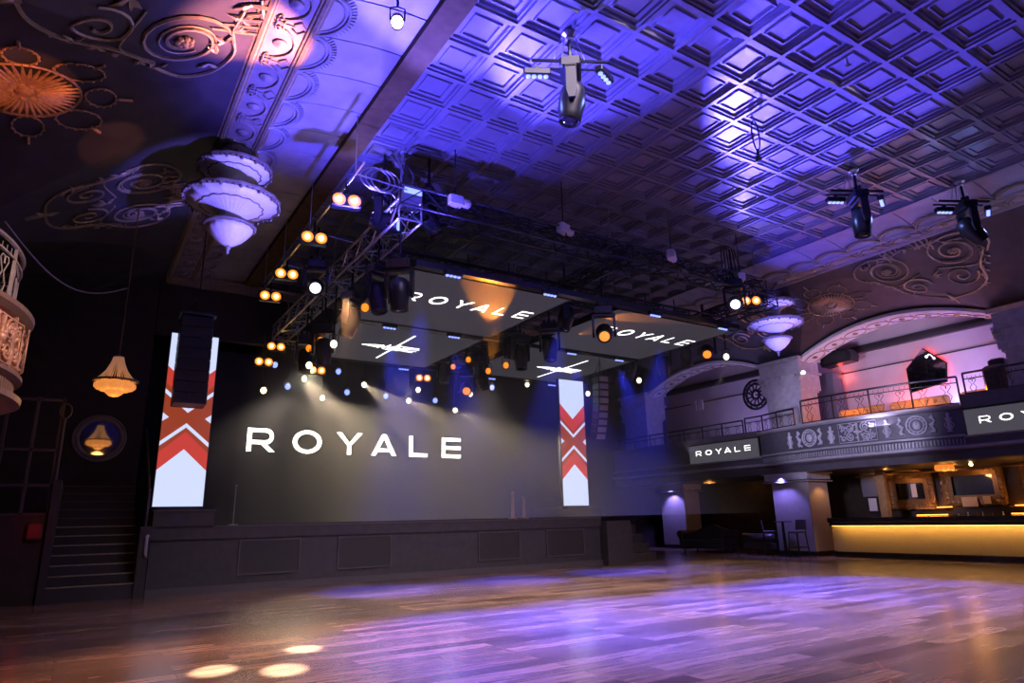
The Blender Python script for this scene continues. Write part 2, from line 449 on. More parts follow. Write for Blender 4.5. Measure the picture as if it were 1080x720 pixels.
h1 = vhit('right', 935, 285)
pendentive('right', h1[1]-.72*1.15, 'dark gilt scrollwork on the right vault at the right edge of the photo', 1.15, h1[0]-.95*1.15)
h1 = vhit('left', 27, 93)
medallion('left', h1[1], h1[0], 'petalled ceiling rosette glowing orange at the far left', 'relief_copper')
h1 = vhit('right', 876, 320)
medallion('right', h1[1], h1[0], 'dim petalled rosette on the right vault above the balcony arch')

# --- end cornice and walls
c_ = MB()
for dy, z, h in ((0, 7.74, .16), (-.06, 7.86, .10), (-.02, 7.68, .05)): c_.box(1.3, 17.0, YEND-.12+dy, YEND+.1, z, z+h)
struct('trim_5', c_, 'plaster_gilt')
e_ = MB()
e_.add([(1.2, YEND, 6.3), (17.1, YEND, 6.3), (17.1, YEND, HC+.5), (1.2, YEND, HC+.5), (1.2, YEND+.25, 6.3), (17.1, YEND+.25, 6.3), (17.1, YEND+.25, HC+.5), (1.2, YEND+.25, HC+.5)],
       [(0, 1, 2, 3), (7, 6, 5, 4), (0, 4, 5, 1), (0, 3, 7, 4), (1, 5, 6, 2)])
struct('wall_header', e_, 'wall_dark')
struct('wall_back', MB().box(-5, 26, 22.2, 22.4, 0, HC+.5), 'wall_dark')
struct('wall_stair', MB().box(-5, 1.18, YEND, YEND+.2, 0, HC+.5), 'wall_dark')
struct('wall_left', MB().box(-4.2, -4.0, -4, 22.2, 0, HC+.5), 'wall_dark')
struct('wall_front', MB().box(-5, 26, -4.0, -3.8, 0, HC+.5), 'wall_dark')

# ================================================================== STAGE
SY = 15.3
ZD = 1.305
st = MB()
st.box(1.3, 12.72, SY, 22.1, 0, ZD-.26)
stage = thing('stage', (7, SY, 0), 'long dark stage platform below the projected lettering', 'stage')
st.build('platform', 'stage_dark', stage)
MB().box(1.28, 12.74, SY-.05, 22.1, ZD-.26, ZD).build('deck', 'stage_dark', stage)
MB().box(2.42, 12.74, SY-.07, SY-.045, ZD-.03, ZD+.006).build('nosing', 'stage_trim', stage)
MB().box(1.3, 12.74, SY-.05, SY+.01, 0, .14).build('kickboard', 'stage_trim', stage)
for (xa, xb) in ((253, 315), (357, 411), (505, 547), (577, 615)):
    a = PY(xa, 580, SY).x; b_ = PY(xb, 580, SY).x
    z1, z0 = .98, .33
    MB().box(a, b_, SY-.025, SY+.01, z0, z1).build('access_panel', 'vent_dark', stage)
    fr = MB(); w = .03
    fr.box(a-w, b_+w, SY-.045, SY, z1, z1+w); fr.box(a-w, b_+w, SY-.045, SY, z0-w, z0); fr.box(a-w, a, SY-.045, SY, z0, z1); fr.box(b_, b_+w, SY-.045, SY, z0, z1)
    fr.build('panel_frame', 'stage_trim', stage)
MB().box(1.3, 2.42, SY-.1, SY+1.2, ZD, 1.62).build('riser', 'stage_dark', stage)
MB().box(1.28, 2.44, SY-.13, SY+1.2, 1.60, 1.635).build('riser_trim', 'stage_trim', stage)
MB().box(11.2, 12.82, SY-.02, SY+1.2, ZD, 1.555).build('riser', 'stage_dark', stage)
MB().box(12.74, 13.65, SY-.3, 20, 0, 1.2).build('wing', 'stage_dark', stage)
# right steps
sr = thing('stage_steps', (14.1, 15.4, 0), 'small dark steps at the right end of the stage', 'steps')
for k in range(4):
    MB().box(13.66, 14.9, 15.35+.28*k, 16.6, .26*k, .26*(k+1)-.02).build('step', 'stage_dark', sr)
    MB().box(13.66, 14.9, 15.33+.28*k, 15.38+.28*k, .26*(k+1)-.03, .26*(k+1)).build('step_edge', 'stage_trim', sr)

# left staircase
ss = thing('staircase', (.4, SY, 0), 'steep dark stairs with pale edges left of the stage', 'stairs')
for k in range(12):
    z = .285+.178*k; y = SY-.02+.26*k
    MB().box(-.30, 1.10, y, SY+.26*12+.8, z-.178 if k else 0, z-.02).build('tread', 'wall_dark', ss)
    MB().box(-.30, 1.10, y-.025, y+.02, z-.022, z).build('nosing', 'plaster_gilt' if k < 7 else 'stage_trim', ss)
MB().box(1.10, 1.28, SY-.1, 19.2, 0, 1.32).build('stringer', 'wall_dark', ss)
MB().box(-.42, -.30, SY-.1, 19.2, 0, 2.2).build('stringer', 'wall_dark', ss)
h = MB(); h.tube([(1.19, SY, 1.3), (1.19, SY, 2.0), (1.19, 18.2, 3.6)], .025); h.build('handrail', 'stage_trim', ss)
# grab rail on stage side face
gr = MB(); gr.tube([(1.24, SY-.13, .75), (1.22, SY-.17, .8), (1.22, SY-.17, 1.1), (1.24, SY-.13, 1.15)], .03)
tag(gr.build('grab_handle', 'balcony_trim'), 'grey upright handle between stairs and stage corner', 'handle')
# door frame left of the stairs
df = thing('glazed_partition', (-.5, SY, 0), 'dark gridded partition with slim post at the left of the stairs', 'partition')
MB().box(-1.9, -.45, SY+.02, SY+.1, 0, 1.55).build('lower_panel', 'bar_back', df)
g = MB()
for x in (-1.85, -1.3, -.85, -.45): g.box(x-.025, x+.025, SY, SY+.07, 1.55, 3.75)
for z in (1.58, 2.1, 2.75, 3.7): g.box(-1.9, -.42, SY, SY+.07, z-.025, z+.025)
g.build('lattice', 'stage_trim', df)
p = MB(); p.tube([(-.40, SY-.02, 0), (-.40, SY-.02, 3.35)], .03)
p.tube([(-.40+.1*math.cos(a/10*2*PI), SY-.02, 3.5+.14*math.sin(a/10*2*PI)) for a in range(11)], .015); p.build('post', 'stage_trim', df)
rc = MB().bbox(-.72, -.47, SY-.12, SY-.02, 1.12, 1.42, .03); tag(rc.build('red_cushion', 'red_cloth'), 'red fabric pad lit red beside the stair foot', 'cushion')

# round mirror above the stairs
c = PY(105, 462, YEND-.02)
mr_ = thing('porthole_mirror', c, 'round mirror reflecting the room above the left stairs', 'mirror')
MB().lathe([(0.001, -.02), (.42, -.02), (.42, 0)], c, 40, axis='y').build('glass', 'mirror', mr_)
f_ = MB()
for rr, tr in ((.47, .055), (.55, .03)): f_.tube([(c.x+rr*math.cos(a/40*2*PI), c.y-.03, c.z+rr*math.sin(a/40*2*PI)) for a in range(40)], tr, 8, closed=True)
f_.build('frame', 'band', mr_, smooth=True)

# --- lettering helper: wide grotesque capitals as bars
def letter(ch, s=.165):
    out = []
    def bar(x0, y0, x1, y1, w=s):
        dx, dy = x1-x0, y1-y0; l = math.hypot(dx, dy); nx, ny = -dy/l*w/2, dx/l*w/2
        out.append([(x0+nx, y0+ny), (x0-nx, y0-ny), (x1-nx, y1-ny), (x1+nx, y1+ny)])
    h = s/2
    if ch == 'R':
        bar(h, 0, h, 1); bar(s, 1-h, .72, 1-h, s); bar(s, .40, .72, .40, s)
        n = 10; r0, r1 = .30-s, .30+.0
        c = (.70, .71-h/2)
        for k in range(n):
            a, b2 = -PI/2+PI*k/n, -PI/2+PI*(k+1)/n
            ro, ri = .30+h/2, .30+h/2-s
            out.append([(c[0]+ro*math.cos(a)*.85, c[1]-.01+ro*math.sin(a)), (c[0]+ro*math.cos(b2)*.85, c[1]-.01+ro*math.sin(b2)), (c[0]+ri*math.cos(b2)*.85, c[1]-.01+ri*math.sin(b2)), (c[0]+ri*math.cos(a)*.85, c[1]-.01+ri*math.sin(a))])
        out.append([(.50, .34), (.70, .34), (1.06, 0), (.84, 0)])
    if ch == 'O':
        n = 32
        for k in range(n):
            a, b2 = 2*PI*k/n, 2*PI*(k+1)/n
            out.append([(.56+.58*math.cos(a), .5+.52*math.sin(a)), (.56+.58*math.cos(b2), .5+.52*math.sin(b2)), (.56+.41*math.cos(b2), .5+.36*math.sin(b2)), (.56+.41*math.cos(a), .5+.36*math.sin(a))])
    if ch == 'Y':
        out.append([(0, 1), (.21, 1), (.63, .42), (.47, .42)]); out.append([(1.1, 1), (.89, 1), (.47, .42), (.63, .42)]); out.append([(.47, 0), (.63, 0), (.63, .44), (.47, .44)])
    if ch == 'A':
        out.append([(0, 0), (.18, 0), (.64, 1), (.47, 1)]); out.append([(1.12, 0), (.93, 0), (.47, 1), (.64, 1)]); out.append([(.25, .18), (.87, .18), (.80, .33), (.32, .33)])
    if ch == 'L': bar(h, 0, h, 1); bar(s, h, .88, h)
    if ch == 'E':
        bar(h, 0, h, 1)
        for y in (h, .5, 1-h): bar(s, y, .95, y)
    return out
ADV = {'R': 0, 'O': 1.76, 'Y': 3.52, 'A': 5.05, 'L': 6.78, 'E': 8.38}
def royale(o, u, v, w, h, depth=.01, s=.165):       # letters standing on the plane o + x u + y v, total width w, cap height h
    k = w/9.33; o, u, v = Vector(o), Vector(u), Vector(v); n = u.cross(v); out = []
    for ch, x0 in ADV.items():
        mb = MB(); out.append(mb)
        for poly in letter(ch, s):
            mb.prism(poly, 0, depth, lambda x, y, z: tuple(o+u*((x0+x*1.0)*k)+v*(y*h)+n*z))
    class Word:
        def build(self, name, m, t):
            for q in out: q.build('letter', m, t)
    return Word()

# --- LED wall at the back of the stage
YW = 20.2
lw = thing('video_wall', (7, YW, ZD), 'black video wall behind the stage showing large white lettering', 'screen')
MB().box(2.3, 13.2, YW, YW+.15, ZD, 6.2).build('screen', 'screen_black', lw)
a = PY(259.5, 475.5, YW-.02); b_ = PY(485.5, 482.8, YW-.02); t_ = PY(262.5, 451, YW-.02)
o_ = royale((a.x, YW-.02, a.z), (1, 0, 0), (0, 0, 1), b_.x-a.x, t_.z-a.z, .02).build('lettering', 'letter_wall', lw)

# --- LED pillars with chevron picture
def led_pillar(xa, xb, z0, z1, label):
    t = thing('video_pillar', ((xa+xb)/2, SY+.2, z0), label, 'screen', 'upright video pillars with red and white chevrons')
    MB().bbox(xa-.02, xb+.02, SY+.10, SY+.22, z0-.02, z1+.02, .008).build('cabinet', 'black', t)
    mb = MB(); y = SY+.09; W = xb-xa; H = z1-z0
    def P(u, v): return (xa+u*W, y, z1-v*H)
    def poly(pts, mi, dy=0): mb.cur = mi; mb.add([(P(*p)[0], y-dy, P(*p)[2]) for p in pts], [tuple(range(len(pts)))])
    poly([(0, 0), (1, 0), (1, 1), (0, 1)], 2)
    for s in (0, 1):
        q = (lambda v: v) if s == 0 else (lambda v: 1-v)
        poly([(0, q(0)), (1, q(0)), (1, q(.20)), (.5, q(.32)), (0, q(.20))], 0, .002)
        poly([(0, q(.20)), (.5, q(.32)), (1, q(.20)), (1, q(.30)), (.5, q(.42)), (0, q(.30))], 1, .002)
        poly([(0, q(.335)), (.5, q(.445)), (1, q(.335)), (1, q(.36)), (.5, q(.47)), (0, q(.36))], 0, .004)
    poly([(0, .475), (.13, .50), (0, .525)], 0, .004); poly([(1, .475), (.87, .50), (1, .525)], 0, .004)
    mb.build('display', ['led_white', 'led_red', 'led_brown'], t)
    MB().box(xa+.1, xb-.1, SY+.05, SY+.3, 1.31 if z0 > 1.7 else 1.3, z0-.02).build('base', 'black', t)
    return t
led_pillar(1.27, 2.20, 1.70, 5.32, 'left video pillar beside the stairs, partly hidden by hanging speakers')
led_pillar(11.54, 12.44, 1.64, 5.27, 'right video pillar at the far right end of the stage')

# --- line arrays
def line_array(x, y, ztop, n, w, hh, d, bend, label, m, yawz=0):
    t = thing('line_array', (x, y, ztop), label, 'speaker', None)
    fr = MB(); fr.box(-w/2-.03, w/2+.03, -d/2-.05, d/2+.05, 0.02, .07); fr.tube([(0, 0, .07), (0, 0, HC-ztop)], .012)
    fr.tube([(-w/2, 0, .07), (0, 0, .5), (w/2, 0, .07)], .01)
    fr.build('flying_frame', 'black_metal', t, local=True)
    py, pz, a = 0, 0, 0
    for k in range(n):
        mb = MB().bbox(-w/2, w/2, -d/2, d/2, -hh+.012, 0, .012)
        mb.cur = 1; mb.box(-w/2+.03, w/2-.03, -d/2-.008, -d/2+.002, -hh+.035, -.02)
        mb.box(-w*.10, w*.10, -d/2-.016, -d/2+.002, -hh+.05, -.035)
        o = mb.build('cabinet', ['black', m], t, local=True); o.location = (0, py, pz); o.rotation_euler = (a, 0, 0)
        py += math.sin(a)*hh; pz -= math.cos(a)*hh; a += bend
    t.rotation_euler.z = yawz; return t
line_array(1.67, 14.9, 5.55, 8, .62, .235, .45, -.01, 'black stack of hanging speakers in front of the left pillar', 'speaker_grille')
line_array(12.72, 14.9, 5.35, 9, .36, .205, .34, .045, 'curved hanging speaker column beside the right pillar', 'speaker_pale', -.1)

# faint uprights on stage
mp = MB(); q = PY(246, 549, 16.0)
mp.tube([(q.x, 16, ZD), (q.x, 16, ZD+.82)], .012); mp.lathe([(.11, 0), (.11, .015), (.02, .03)], (q.x, 16, ZD), 16); mp.ball((q.x, 16, ZD+.85), .03)
tag(mp.build('microphone_stand', 'balcony_trim'), 'slim stand on the stage right of the left pillar', 'stand')
for i_, (xx, hh) in enumerate(((541, .75), (553, .6))):
    q = PY(xx, 547, 17.0); mb = MB(); mb.lathe([(.13, 0), (.13, .03), (.05, .05), (.045, hh), (.06, hh+.02), (.001, hh+.05)], (q.x, 17, ZD), 14)
    tag(mb.build('stage_post', 'copper_panel', smooth=True), ('taller' if i_ == 0 else 'shorter')+' dim reddish upright on stage left of the right pillar', 'post', 'dim uprights on stage')

# ================================================================== RIGGING
ZT1, ZT0 = 6.80, 6.40        # top and bottom chords of the main trusses
ZP = 5.94                    # underside of the ceiling screens
def truss(name, p0, p1, w, h, seg, m, label, r=.03, parent=None):
    p0, p1 = Vector(p0), Vector(p1); d = (p1-p0); Ln = d.length; d.normalize(); side = Vector((-d.y, d.x, 0)); up = Vector((0, 0, 1))
    C = [(-w/2, 0), (w/2, 0), (w/2, h), (-w/2, h)]
    P = lambda t, c: p0+d*t+side*C[c][0]+up*C[c][1]
    ch = MB(); br_ = MB()
    for c in range(4): ch.tube([P(0, c), P(Ln, c)], r, 6)
    n = max(1, round(Ln/seg)); s = Ln/n
    for k in range(n+1):
        for c in range(4):
            if k % 2 == 0: br_.tube([P(k*s, c), P(k*s, (c+1) % 4)], r*.55, 4)
    for k in range(n):
        for c in range(4):
            a, b2 = (c, (c+1) % 4) if k % 2 else ((c+1) % 4, c)
            br_.tube([P(k*s, a), P((k+1)*s, b2)], r*.55, 4)
    t = thing(name, p0, label, 'truss', 'aluminium trusses of the lighting rig') if parent is None else parent
    ch.build('chord', m, t, smooth=True); br_.build('bracing', m, t)
    return t
XL_, XM_, XR_ = 4.32, 9.3, 14.3
truss('truss', (XL_, 9.9, ZT0), (XL_, 18.9, ZT0), .42, .38, .45, 'truss_metal', 'left silver truss running from the chandelier side back over the stage')
truss('truss', (XM_, 10.0, ZT0), (XM_, 18.7, ZT0), .42, .38, .45, 'truss_black', 'middle black truss running back between the ceiling screens')
truss('truss', (XR_, 9.9, ZT0), (XR_, 18.9, ZT0), .42, .38, .45, 'truss_black', 'right truss of the rig, ending beside the far tiered chandelier')
truss('truss', (4.1, 10.05, ZT0+.25), (14.5, 10.05, ZT0+.25), .42, .38, .45, 'truss_black', 'front cross truss nearest the camera', r=.026)
truss('truss', (4.5, 12.2, ZT0+.02), (13.6, 12.2, ZT0+.02), .36, .32, .5, 'truss_black', 'second cross truss, above the front ceiling screens')
truss('truss', (4.1, 18.75, ZT0-.1), (14.5, 18.75, ZT0-.1), .36, .32, .5, 'truss_metal', 'rear cross truss over the stage')
for k, (y, lab) in enumerate(((10.75, 'front'), (14.62, 'middle'), (18.62, 'rear'))):
    mb = MB().box(4.8, 13.9, y-.09, y+.09, ZP-.02, ZP+.10)
    mb.tube([(4.8, y, ZP+.25), (13.9, y, ZP+.25)], .024)
    for q in range(10): mb.tube([(5+q*.95, y, ZP+.1), (5+q*.95, y, ZT0)], .012, 4)
    tag(mb.build('light_bar', 'black_metal'), lab+' black crossbar carrying blue lights at the edge of the ceiling screens', 'bar', 'crossbars under the trusses')
# cables / chains
def chain(x, y, z0, z1, label):
    mb = MB(); n = int((z1-z0)/.09)
    for k in range(n):
        zc = z0+.09*k+.045; pts = []
        for a in range(8):
            w = 2*PI*a/8; u = .022*math.cos(w); v = .055*math.sin(w)
            pts.append((x+(u if k % 2 else 0), y+(0 if k % 2 else u), zc+v))
        mb.tube(pts, .008, 4, closed=True)
    mb.lathe([(.05, 0), (.05, .08), (.02, .10)], (x, y, z1-.1), 8)
    return tag(mb.build('hoist_chain', 'balcony_trim', origin=(x, y, z0)), label, 'chain', 'hoist chains of the lighting rig')
for k, (x, y) in enumerate(((4.32, 10.3), (4.32, 14.2), (4.32, 18.2), (9.3, 10.3), (9.3, 14.2), (14.3, 10.3), (14.3, 14.2), (14.3, 18.2))):
    chain(x, y, 6.8, HC, ['front', 'middle', 'rear', 'front', 'middle', 'front', 'middle', 'rear'][k]+' hoist chain above the '+['left']*3*(k < 3).__int__()+' truss' if False else
          ['front', 'middle', 'rear', 'front', 'middle', 'front', 'middle', 'rear'][k]+' chain holding the '+('left' if k < 3 else 'middle' if k < 5 else 'right')+' truss to the ceiling')
cab = MB()
for q in range(5):
    pts = []
    for k in range(14):
        t = k/13; pts.append((4.32+.12*math.sin(q*2+t*5)+.10*q*math.sin(PI*t), 10.45+.15*math.cos(q+t*4), 6.8+(HC-6.85)*t))
    cab.tube(pts, .022, 5)
for q in range(3):
    cab.tube([(4.0+.28*math.cos(a/16*2*PI)-.1*q, 10.3, 7.25+.22*math.sin(a/16*2*PI)) for a in range(17)], .016, 5)
tag(cab.build('cable_bundle', 'truss_metal', origin=(4.3, 10.4, 6.8)), 'tangled cable bundle rising to the ceiling above the left truss corner', 'cable')
cab = MB()
for q in range(6):
    pts = [(13.2+.1*q, 10.4, 6.8), (13.1+.16*q, 10.4, 7.3+.05*q), (13.2+.1*q+.1, 10.5, HC)]
    cab.tube([tuple(Vector(pts[0]).lerp(Vector(pts[1]), t).lerp(Vector(pts[1]).lerp(Vector(pts[2]), t), t)) for t in [k/10 for k in range(11)]], .018, 5)
tag(cab.build('cable_bundle', 'truss_black', origin=(13.3, 10.4, 6.8)), 'black cable bundle at the right front corner of the rig', 'cable')
# cables draped on the left truss
cab = MB()
for q in range(7):
    pts = []
    for k in range(60):
        t = k/59; pts.append((XL_-.18+.05*q+.03*math.sin(t*30+q), 9.95+8.8*t, ZT1+.03-.25*abs(math.sin(t*9+q*.3))*(q % 3 == 0)))
    cab.tube(pts, .012, 4)
tag(cab.build('cable_run', 'cord', origin=(XL_, 10, ZT1)), 'black cables lying along the top of the left truss', 'cable')
for nm_, xx in (('middle', XM_), ('right', XR_)):
    cab = MB()
    for q in range(6):
        cab.tube([(xx-.15+.06*q+.03*math.sin(k/59*30+q), 9.95+8.6*k/59, ZT1+.03-.30*abs(math.sin(k/59*9+q*.4))*(q % 2)) for k in range(60)], .014, 4)
    tag(cab.build('cable_run', 'cord', origin=(xx, 10, ZT1)), 'black cables lying and sagging along the %s truss' % nm_, 'cable')
cab = MB()
for q in range(7):
    cab.tube([(4.2+9.8*k/79, 9.92+.05*q, ZT1+.27-.22*abs(math.sin(k/79*14+q*.5))*(q % 2)) for k in range(80)], .014, 4)
tag(cab.build('cable_run', 'cord', origin=(9, 10, ZT1)), 'black cables draped along the front cross truss', 'cable')
# loop of cable hanging from the coffers
p = PZ(795, 128, 8.0); mb = MB()
mb.tube([(p.x+.10*math.sin(a/20*2*PI), p.y, 7.72+.30*math.cos(a/20*2*PI)) for a in range(20)], .014, 5, closed=True)
mb.tube([(p.x, p.y, 7.45), (p.x, p.y, 7.3)], .02, 5); mb.ball((p.x, p.y, 7.26), .06)
tag(mb.build('cable_loop', 'cord'), 'small loop of cable hanging from the coffered ceiling', 'cable')
p = PZ(893, 62, 8.05); mb = MB(); mb.tube([(p.x, p.y, 8.1), (p.x, p.y, 7.93)], .012, 5); mb.lathe([(.03, 0), (.05, -.02), (.02, -.05), (.001, -.05)], (p.x, p.y, 7.95), 10)
tag(mb.build('sprinkler_head', 'balcony_trim'), 'small sprinkler in a bright coffer at the top right', 'sprinkler')

# --- screens on the underside of the rig
def ceiling_screen(x0, x1, y0, y1, label, kind):
    t = thing('ceiling_screen', ((x0+x1)/2, (y0+y1)/2, ZP), label, 'screen', 'screens facing down under the trusses')
    MB().box(x0, x1, y0, y1, ZP, ZP+.09).build('display', 'screen_dark', t)
    fr = MB(); w = .03
    fr.box(x0-w, x1+w, y0-w, y0, ZP-.01, ZP+.16); fr.box(x0-w, x1+w, y1, y1+w, ZP-.01, ZP+.16); fr.box(x0-w, x0, y0, y1, ZP-.01, ZP+.16); fr.box(x1, x1+w, y0, y1, ZP-.01, ZP+.16)
    for k in range(1, 6): fr.box(x0, x1, y0+(y1-y0)*k/6-.03, y0+(y1-y0)*k/6+.03, ZP+.1, ZP+.16)
    fr.build('frame', 'black_metal', t)
    if kind == 'text':
        a = PZ(428 if x0 < 7 else 637, 320 if x0 < 7 else 350, ZP); b2 = PZ(563 if x0 < 7 else 733, 329 if x0 < 7 else 359, ZP)
        xa = a.x; yy = 12.55
        xa, xb = (5.32, 8.45) if x0 < 7 else (10.75, 13.85)
        royale((xa, 12.62, ZP-.003), (1, 0, 0), (0, -1, 0), xb-xa, .50, .006, .12).build('lettering', 'letter_white', t)
    else:
        cx, cy = (PZ(411, 366, ZP) if x0 < 7 else PZ(588, 389, ZP)).xy
        mb = MB()
        def bar(x1_, y1_, x2_, y2_, w_=.04):
            d = Vector((x2_-x1_, y2_-y1_)).normalized(); n = Vector((-d.y, d.x))*w_/2
            v = [(cx+x1_+n.x, cy+y1_+n.y), (cx+x1_-n.x, cy+y1_-n.y), (cx+x2_-n.x, cy+y2_-n.y), (cx+x2_+n.x, cy+y2_+n.y)]
            mb.prism(v, ZP-.009, ZP-.003)
        A = PZ(397, 377, ZP)-PZ(411, 366, ZP); B = PZ(438, 354, ZP)-PZ(411, 366, ZP)
        bar(A.x, A.y, B.x, B.y, .05)
        def path(ps, w_=.028):
            for (u, v), (u2, v2) in zip(ps, ps[1:]): bar(u, v, u2, v2, w_)
        path([(-.78, .02), (-.45, -.12), (-.20, -.10), (-.38, .02), (-.78, .02), (-.40, .10), (-.2, .04)])
        zz = [(-.30+.075*k, (-.20 if k % 2 else .20)+.06*math.sin(k*1.7)) for k in range(12)]
        path(zz, .026)
        path([(-.25, .02), (0, -.02), (.30, .03), (.85, -.06)]); path([(-.1, .24), (.4, .20), (.78, .26), (.5, .14), (.85, .12)])
        path([(.1, -.28), (.5, -.22), (.8, -.20), (.45, -.10)])
        mb.build('emblem', 'letter_white', t)
    return t
ceiling_screen(4.75, 8.6, 10.95, 14.45, 'front left ceiling screen with white lettering, nearest the camera', 'text')
ceiling_screen(10.0, 13.95, 10.95, 14.45, 'front right ceiling screen with white lettering, beside the far chandelier', 'text')
ceiling_screen(4.75, 8.6, 14.80, 18.45, 'rear left ceiling screen with a scribbled white emblem', 'logo')
ceiling_screen(10.0, 13.95, 14.80, 18.45, 'rear right ceiling screen with a scribbled white emblem', 'logo')

# --- fixture prototypes --------------------------------------------------
def make_moving_head():
    t = thing('moving_head', (0, 0, 0), None, 'stage light')
    b = MB(); b.bbox(-.17, .17, -.12, .12, -.14, 0, .02); b.box(-.02, .02, -.04, .04, 0, .10)
    b.tube([(-.10, 0, .02), (-.10, 0, .08)], .025, 6); b.tube([(.10, 0, .02), (.10, 0, .08)], .025, 6); b.build('base', 'black_metal', t, local=True)
    y = MB()
    for s in (-1, 1):
        y.prism([(-.055, 0), (.055, 0), (.06, -.30), (.035, -.40), (-.035, -.40), (-.06, -.30)], s*.185-.022, s*.185+.022, lambda a, b_, c: (c, a, -.16+b_))
    y.bbox(-.207, .207, -.07, .07, -.19, -.145, .01); y.build('yoke', 'black_metal', t, local=True)
    h = MB(); h.lathe([(.07, .20), (.12, .17), (.145, .08), (.15, -.06), (.13, -.20), (.125, -.27), (.118, -.28), (.112, -.26), (.10, -.262)], (0, 0, 0), 16)
    for k in range(4): h.box(-.152, .152, -.03, .03, .04+k*.03, .052+k*.03)
    hd = h.build('head', 'black_metal', t, smooth=True, local=True); hd.location = (0, 0, -.47)
    l = MB().lathe([(.10, -.258), (.07, -.27), (.001, -.276)], (0, 0, 0), 16).build('lens', 'lens_off', hd, smooth=True, local=True)
    return t
def make_par():
    t = thing('par_can', (0, 0, 0), None, 'stage light')
    MB().tube([(-.11, 0, -.22), (-.11, 0, -.03), (0, 0, 0), (.11, 0, -.03), (.11, 0, -.22)], .012, 6).build('yoke', 'black_metal', t, local=True)
    h = MB().lathe([(.04, .14), (.08, .12), (.10, .04), (.10, -.14), (.092, -.145), (.088, -.10)], (0, 0, 0), 16)
    hd = h.build('can', 'black_metal', t, smooth=True, local=True); hd.location = (0, 0, -.22)
    MB().lathe([(.088, -.10), (.06, -.12), (.001, -.128)], (0, 0, 0), 14).build('lens', 'lens_warm', hd, smooth=True, local=True)
    return t
def make_blinder():
    t = thing('blinder', (0, 0, 0), None, 'stage light')
    MB().tube([(-.27, 0, -.12), (-.27, 0, -.02), (0, 0, 0), (.27, 0, -.02), (.27, 0, -.12)], .012, 6).build('yoke', 'black_metal', t, local=True)
    b = MB().bbox(-.25, .25, -.08, .08, -.26, -.02, .02).build('housing', 'black_metal', t, local=True)
    for s in (-1, 1):
        MB().lathe([(.11, -.083), (.10, -.10), (.08, -.088), (.001, -.085)], (s*.125, 0, -.14), 18, axis='y').build('reflector', 'lens_amber', b, smooth=True, local=True)
        MB().ball((s*.125, -.10, -.14), .045, 10).build('bulb', 'glow_core', b, smooth=True, local=True)
    return t
def make_pod():
    t = thing('light_pod', (0, 0, 0), None, 'stage light')
    MB().bbox(-.19, .19, -.06, .06, -.13, -.03, .012).build('housing', 'black_metal', t, local=True)
    MB().box(-.03, .03, -.03, .03, -.04, .02).build('clamp', 'black_metal', t, local=True)
    l = MB()
    for k in range(4): l.lathe([(.034, -.128), (.034, -.150), (.02, -.158), (.001, -.16)], (-.125+k*.083, -.0, 0), 10)
    l.build('lens', 'lens_blue', t, local=True)
    return t
PR = {'head': make_moving_head(), 'par': make_par(), 'blinder': make_blinder(), 'pod': make_pod()}
used = set()
DROP = {'head': .47, 'par': .22, 'blinder': .14, 'pod': .14}
def fix(kind, p, label, group, lens=None, pan=0, tilt=0, roll=0, ztop=None):
    """p = where the lamp sits; the fixture hangs from a point straight above it"""
    src = PR[kind]
    if kind in used: t = copy_tree(src)
    else: t = src; used.add(kind)
    t.location = (p[0], p[1], p[2]+DROP[kind]); t.rotation_euler = (0, 0, pan)
    if kind == 'par' and lens != 'glow_core': t.scale = (.85, .85, 1)
    if kind == 'head' and lens is None: t.scale = (1.25, 1.25, 1.25); t.location.z += .12
    t['label'] = label; t['group'] = group
    hd = child(t, 'head') or child(t, 'can')
    if hd:
        hd.rotation_euler = (tilt, roll, 0)
        if lens: setmat(child(hd, 'lens'), lens)
    elif lens and kind == 'pod': setmat(child(t, 'lens'), lens)
    if kind == 'blinder' and lens == 'weak': pass
    if ztop is not None and ztop-t.location.z > .12:
        z0 = .1 if kind == 'head' else 0
        MB().tube([(0, 0, z0), (0, 0, ztop-t.location.z)], .02, 6).build('drop_pipe', 'black_metal', t, local=True)
    return t
def toward(p, tgt):    # pan and tilt that turn a head's lens (local -z) to a target
    d = Vector(tgt)-Vector(p); pan = math.atan2(d.x, -d.y); h = math.hypot(d.x, d.y); return pan, math.atan2(h, -d.z)*-1
CAMP = (0, 0, 1.3)
# moving heads and cans along the three trusses: photo point, lens, what it is
LT = [('head', 421, 308, None), ('head', 398, 312, None), ('par', 385, 324, 'lens_amber'), ('head', 370, 338, None), ('par', 352, 362.6, 'lens_warm'),
      ('par', 338, 359, 'lens_amber'), ('par', 326, 367, 'lens_amber'), ('head', 341, 368, None), ('par', 326, 385, 'lens_warm'), ('head', 322, 378, None)]
MT = [('head', 637, 345, 'lens_amber'), ('head', 597, 334, None), ('head', 580, 366, None), ('head', 549, 376, None), ('head', 537, 364, None), ('par', 533.6, 385, 'lens_amber'),
      ('head', 506, 378, None), ('par', 494, 379, 'lens_amber'), ('head', 508, 398, None), ('par', 478, 386.5, 'lens_amber'), ('head', 469, 393, None), ('head', 492, 405, 'lens_amber'), ('par', 515, 391, 'lens_amber')]
RT = [('head', 745, 366, 'lens_amber'), ('par', 766, 376, 'lens_warm'), ('head', 724, 374, None), ('head', 700, 384, None), ('head', 665, 389, None), ('par', 674, 401, 'lens_warm'),
      ('head', 645, 395, None), ('head', 626, 402, None), ('par', 620, 415, 'lens_warm')]
GROUPN = {'left': 'lights hanging from the left truss', 'middle': 'lights hanging from the middle truss', 'right': 'lights hanging from the right truss'}
NM = {'head': 'black moving head', 'par': 'can light'}
LN = {None: 'unlit', 'lens_amber': 'amber-lit', 'lens_warm': 'bright warm white'}
from collections import Counter
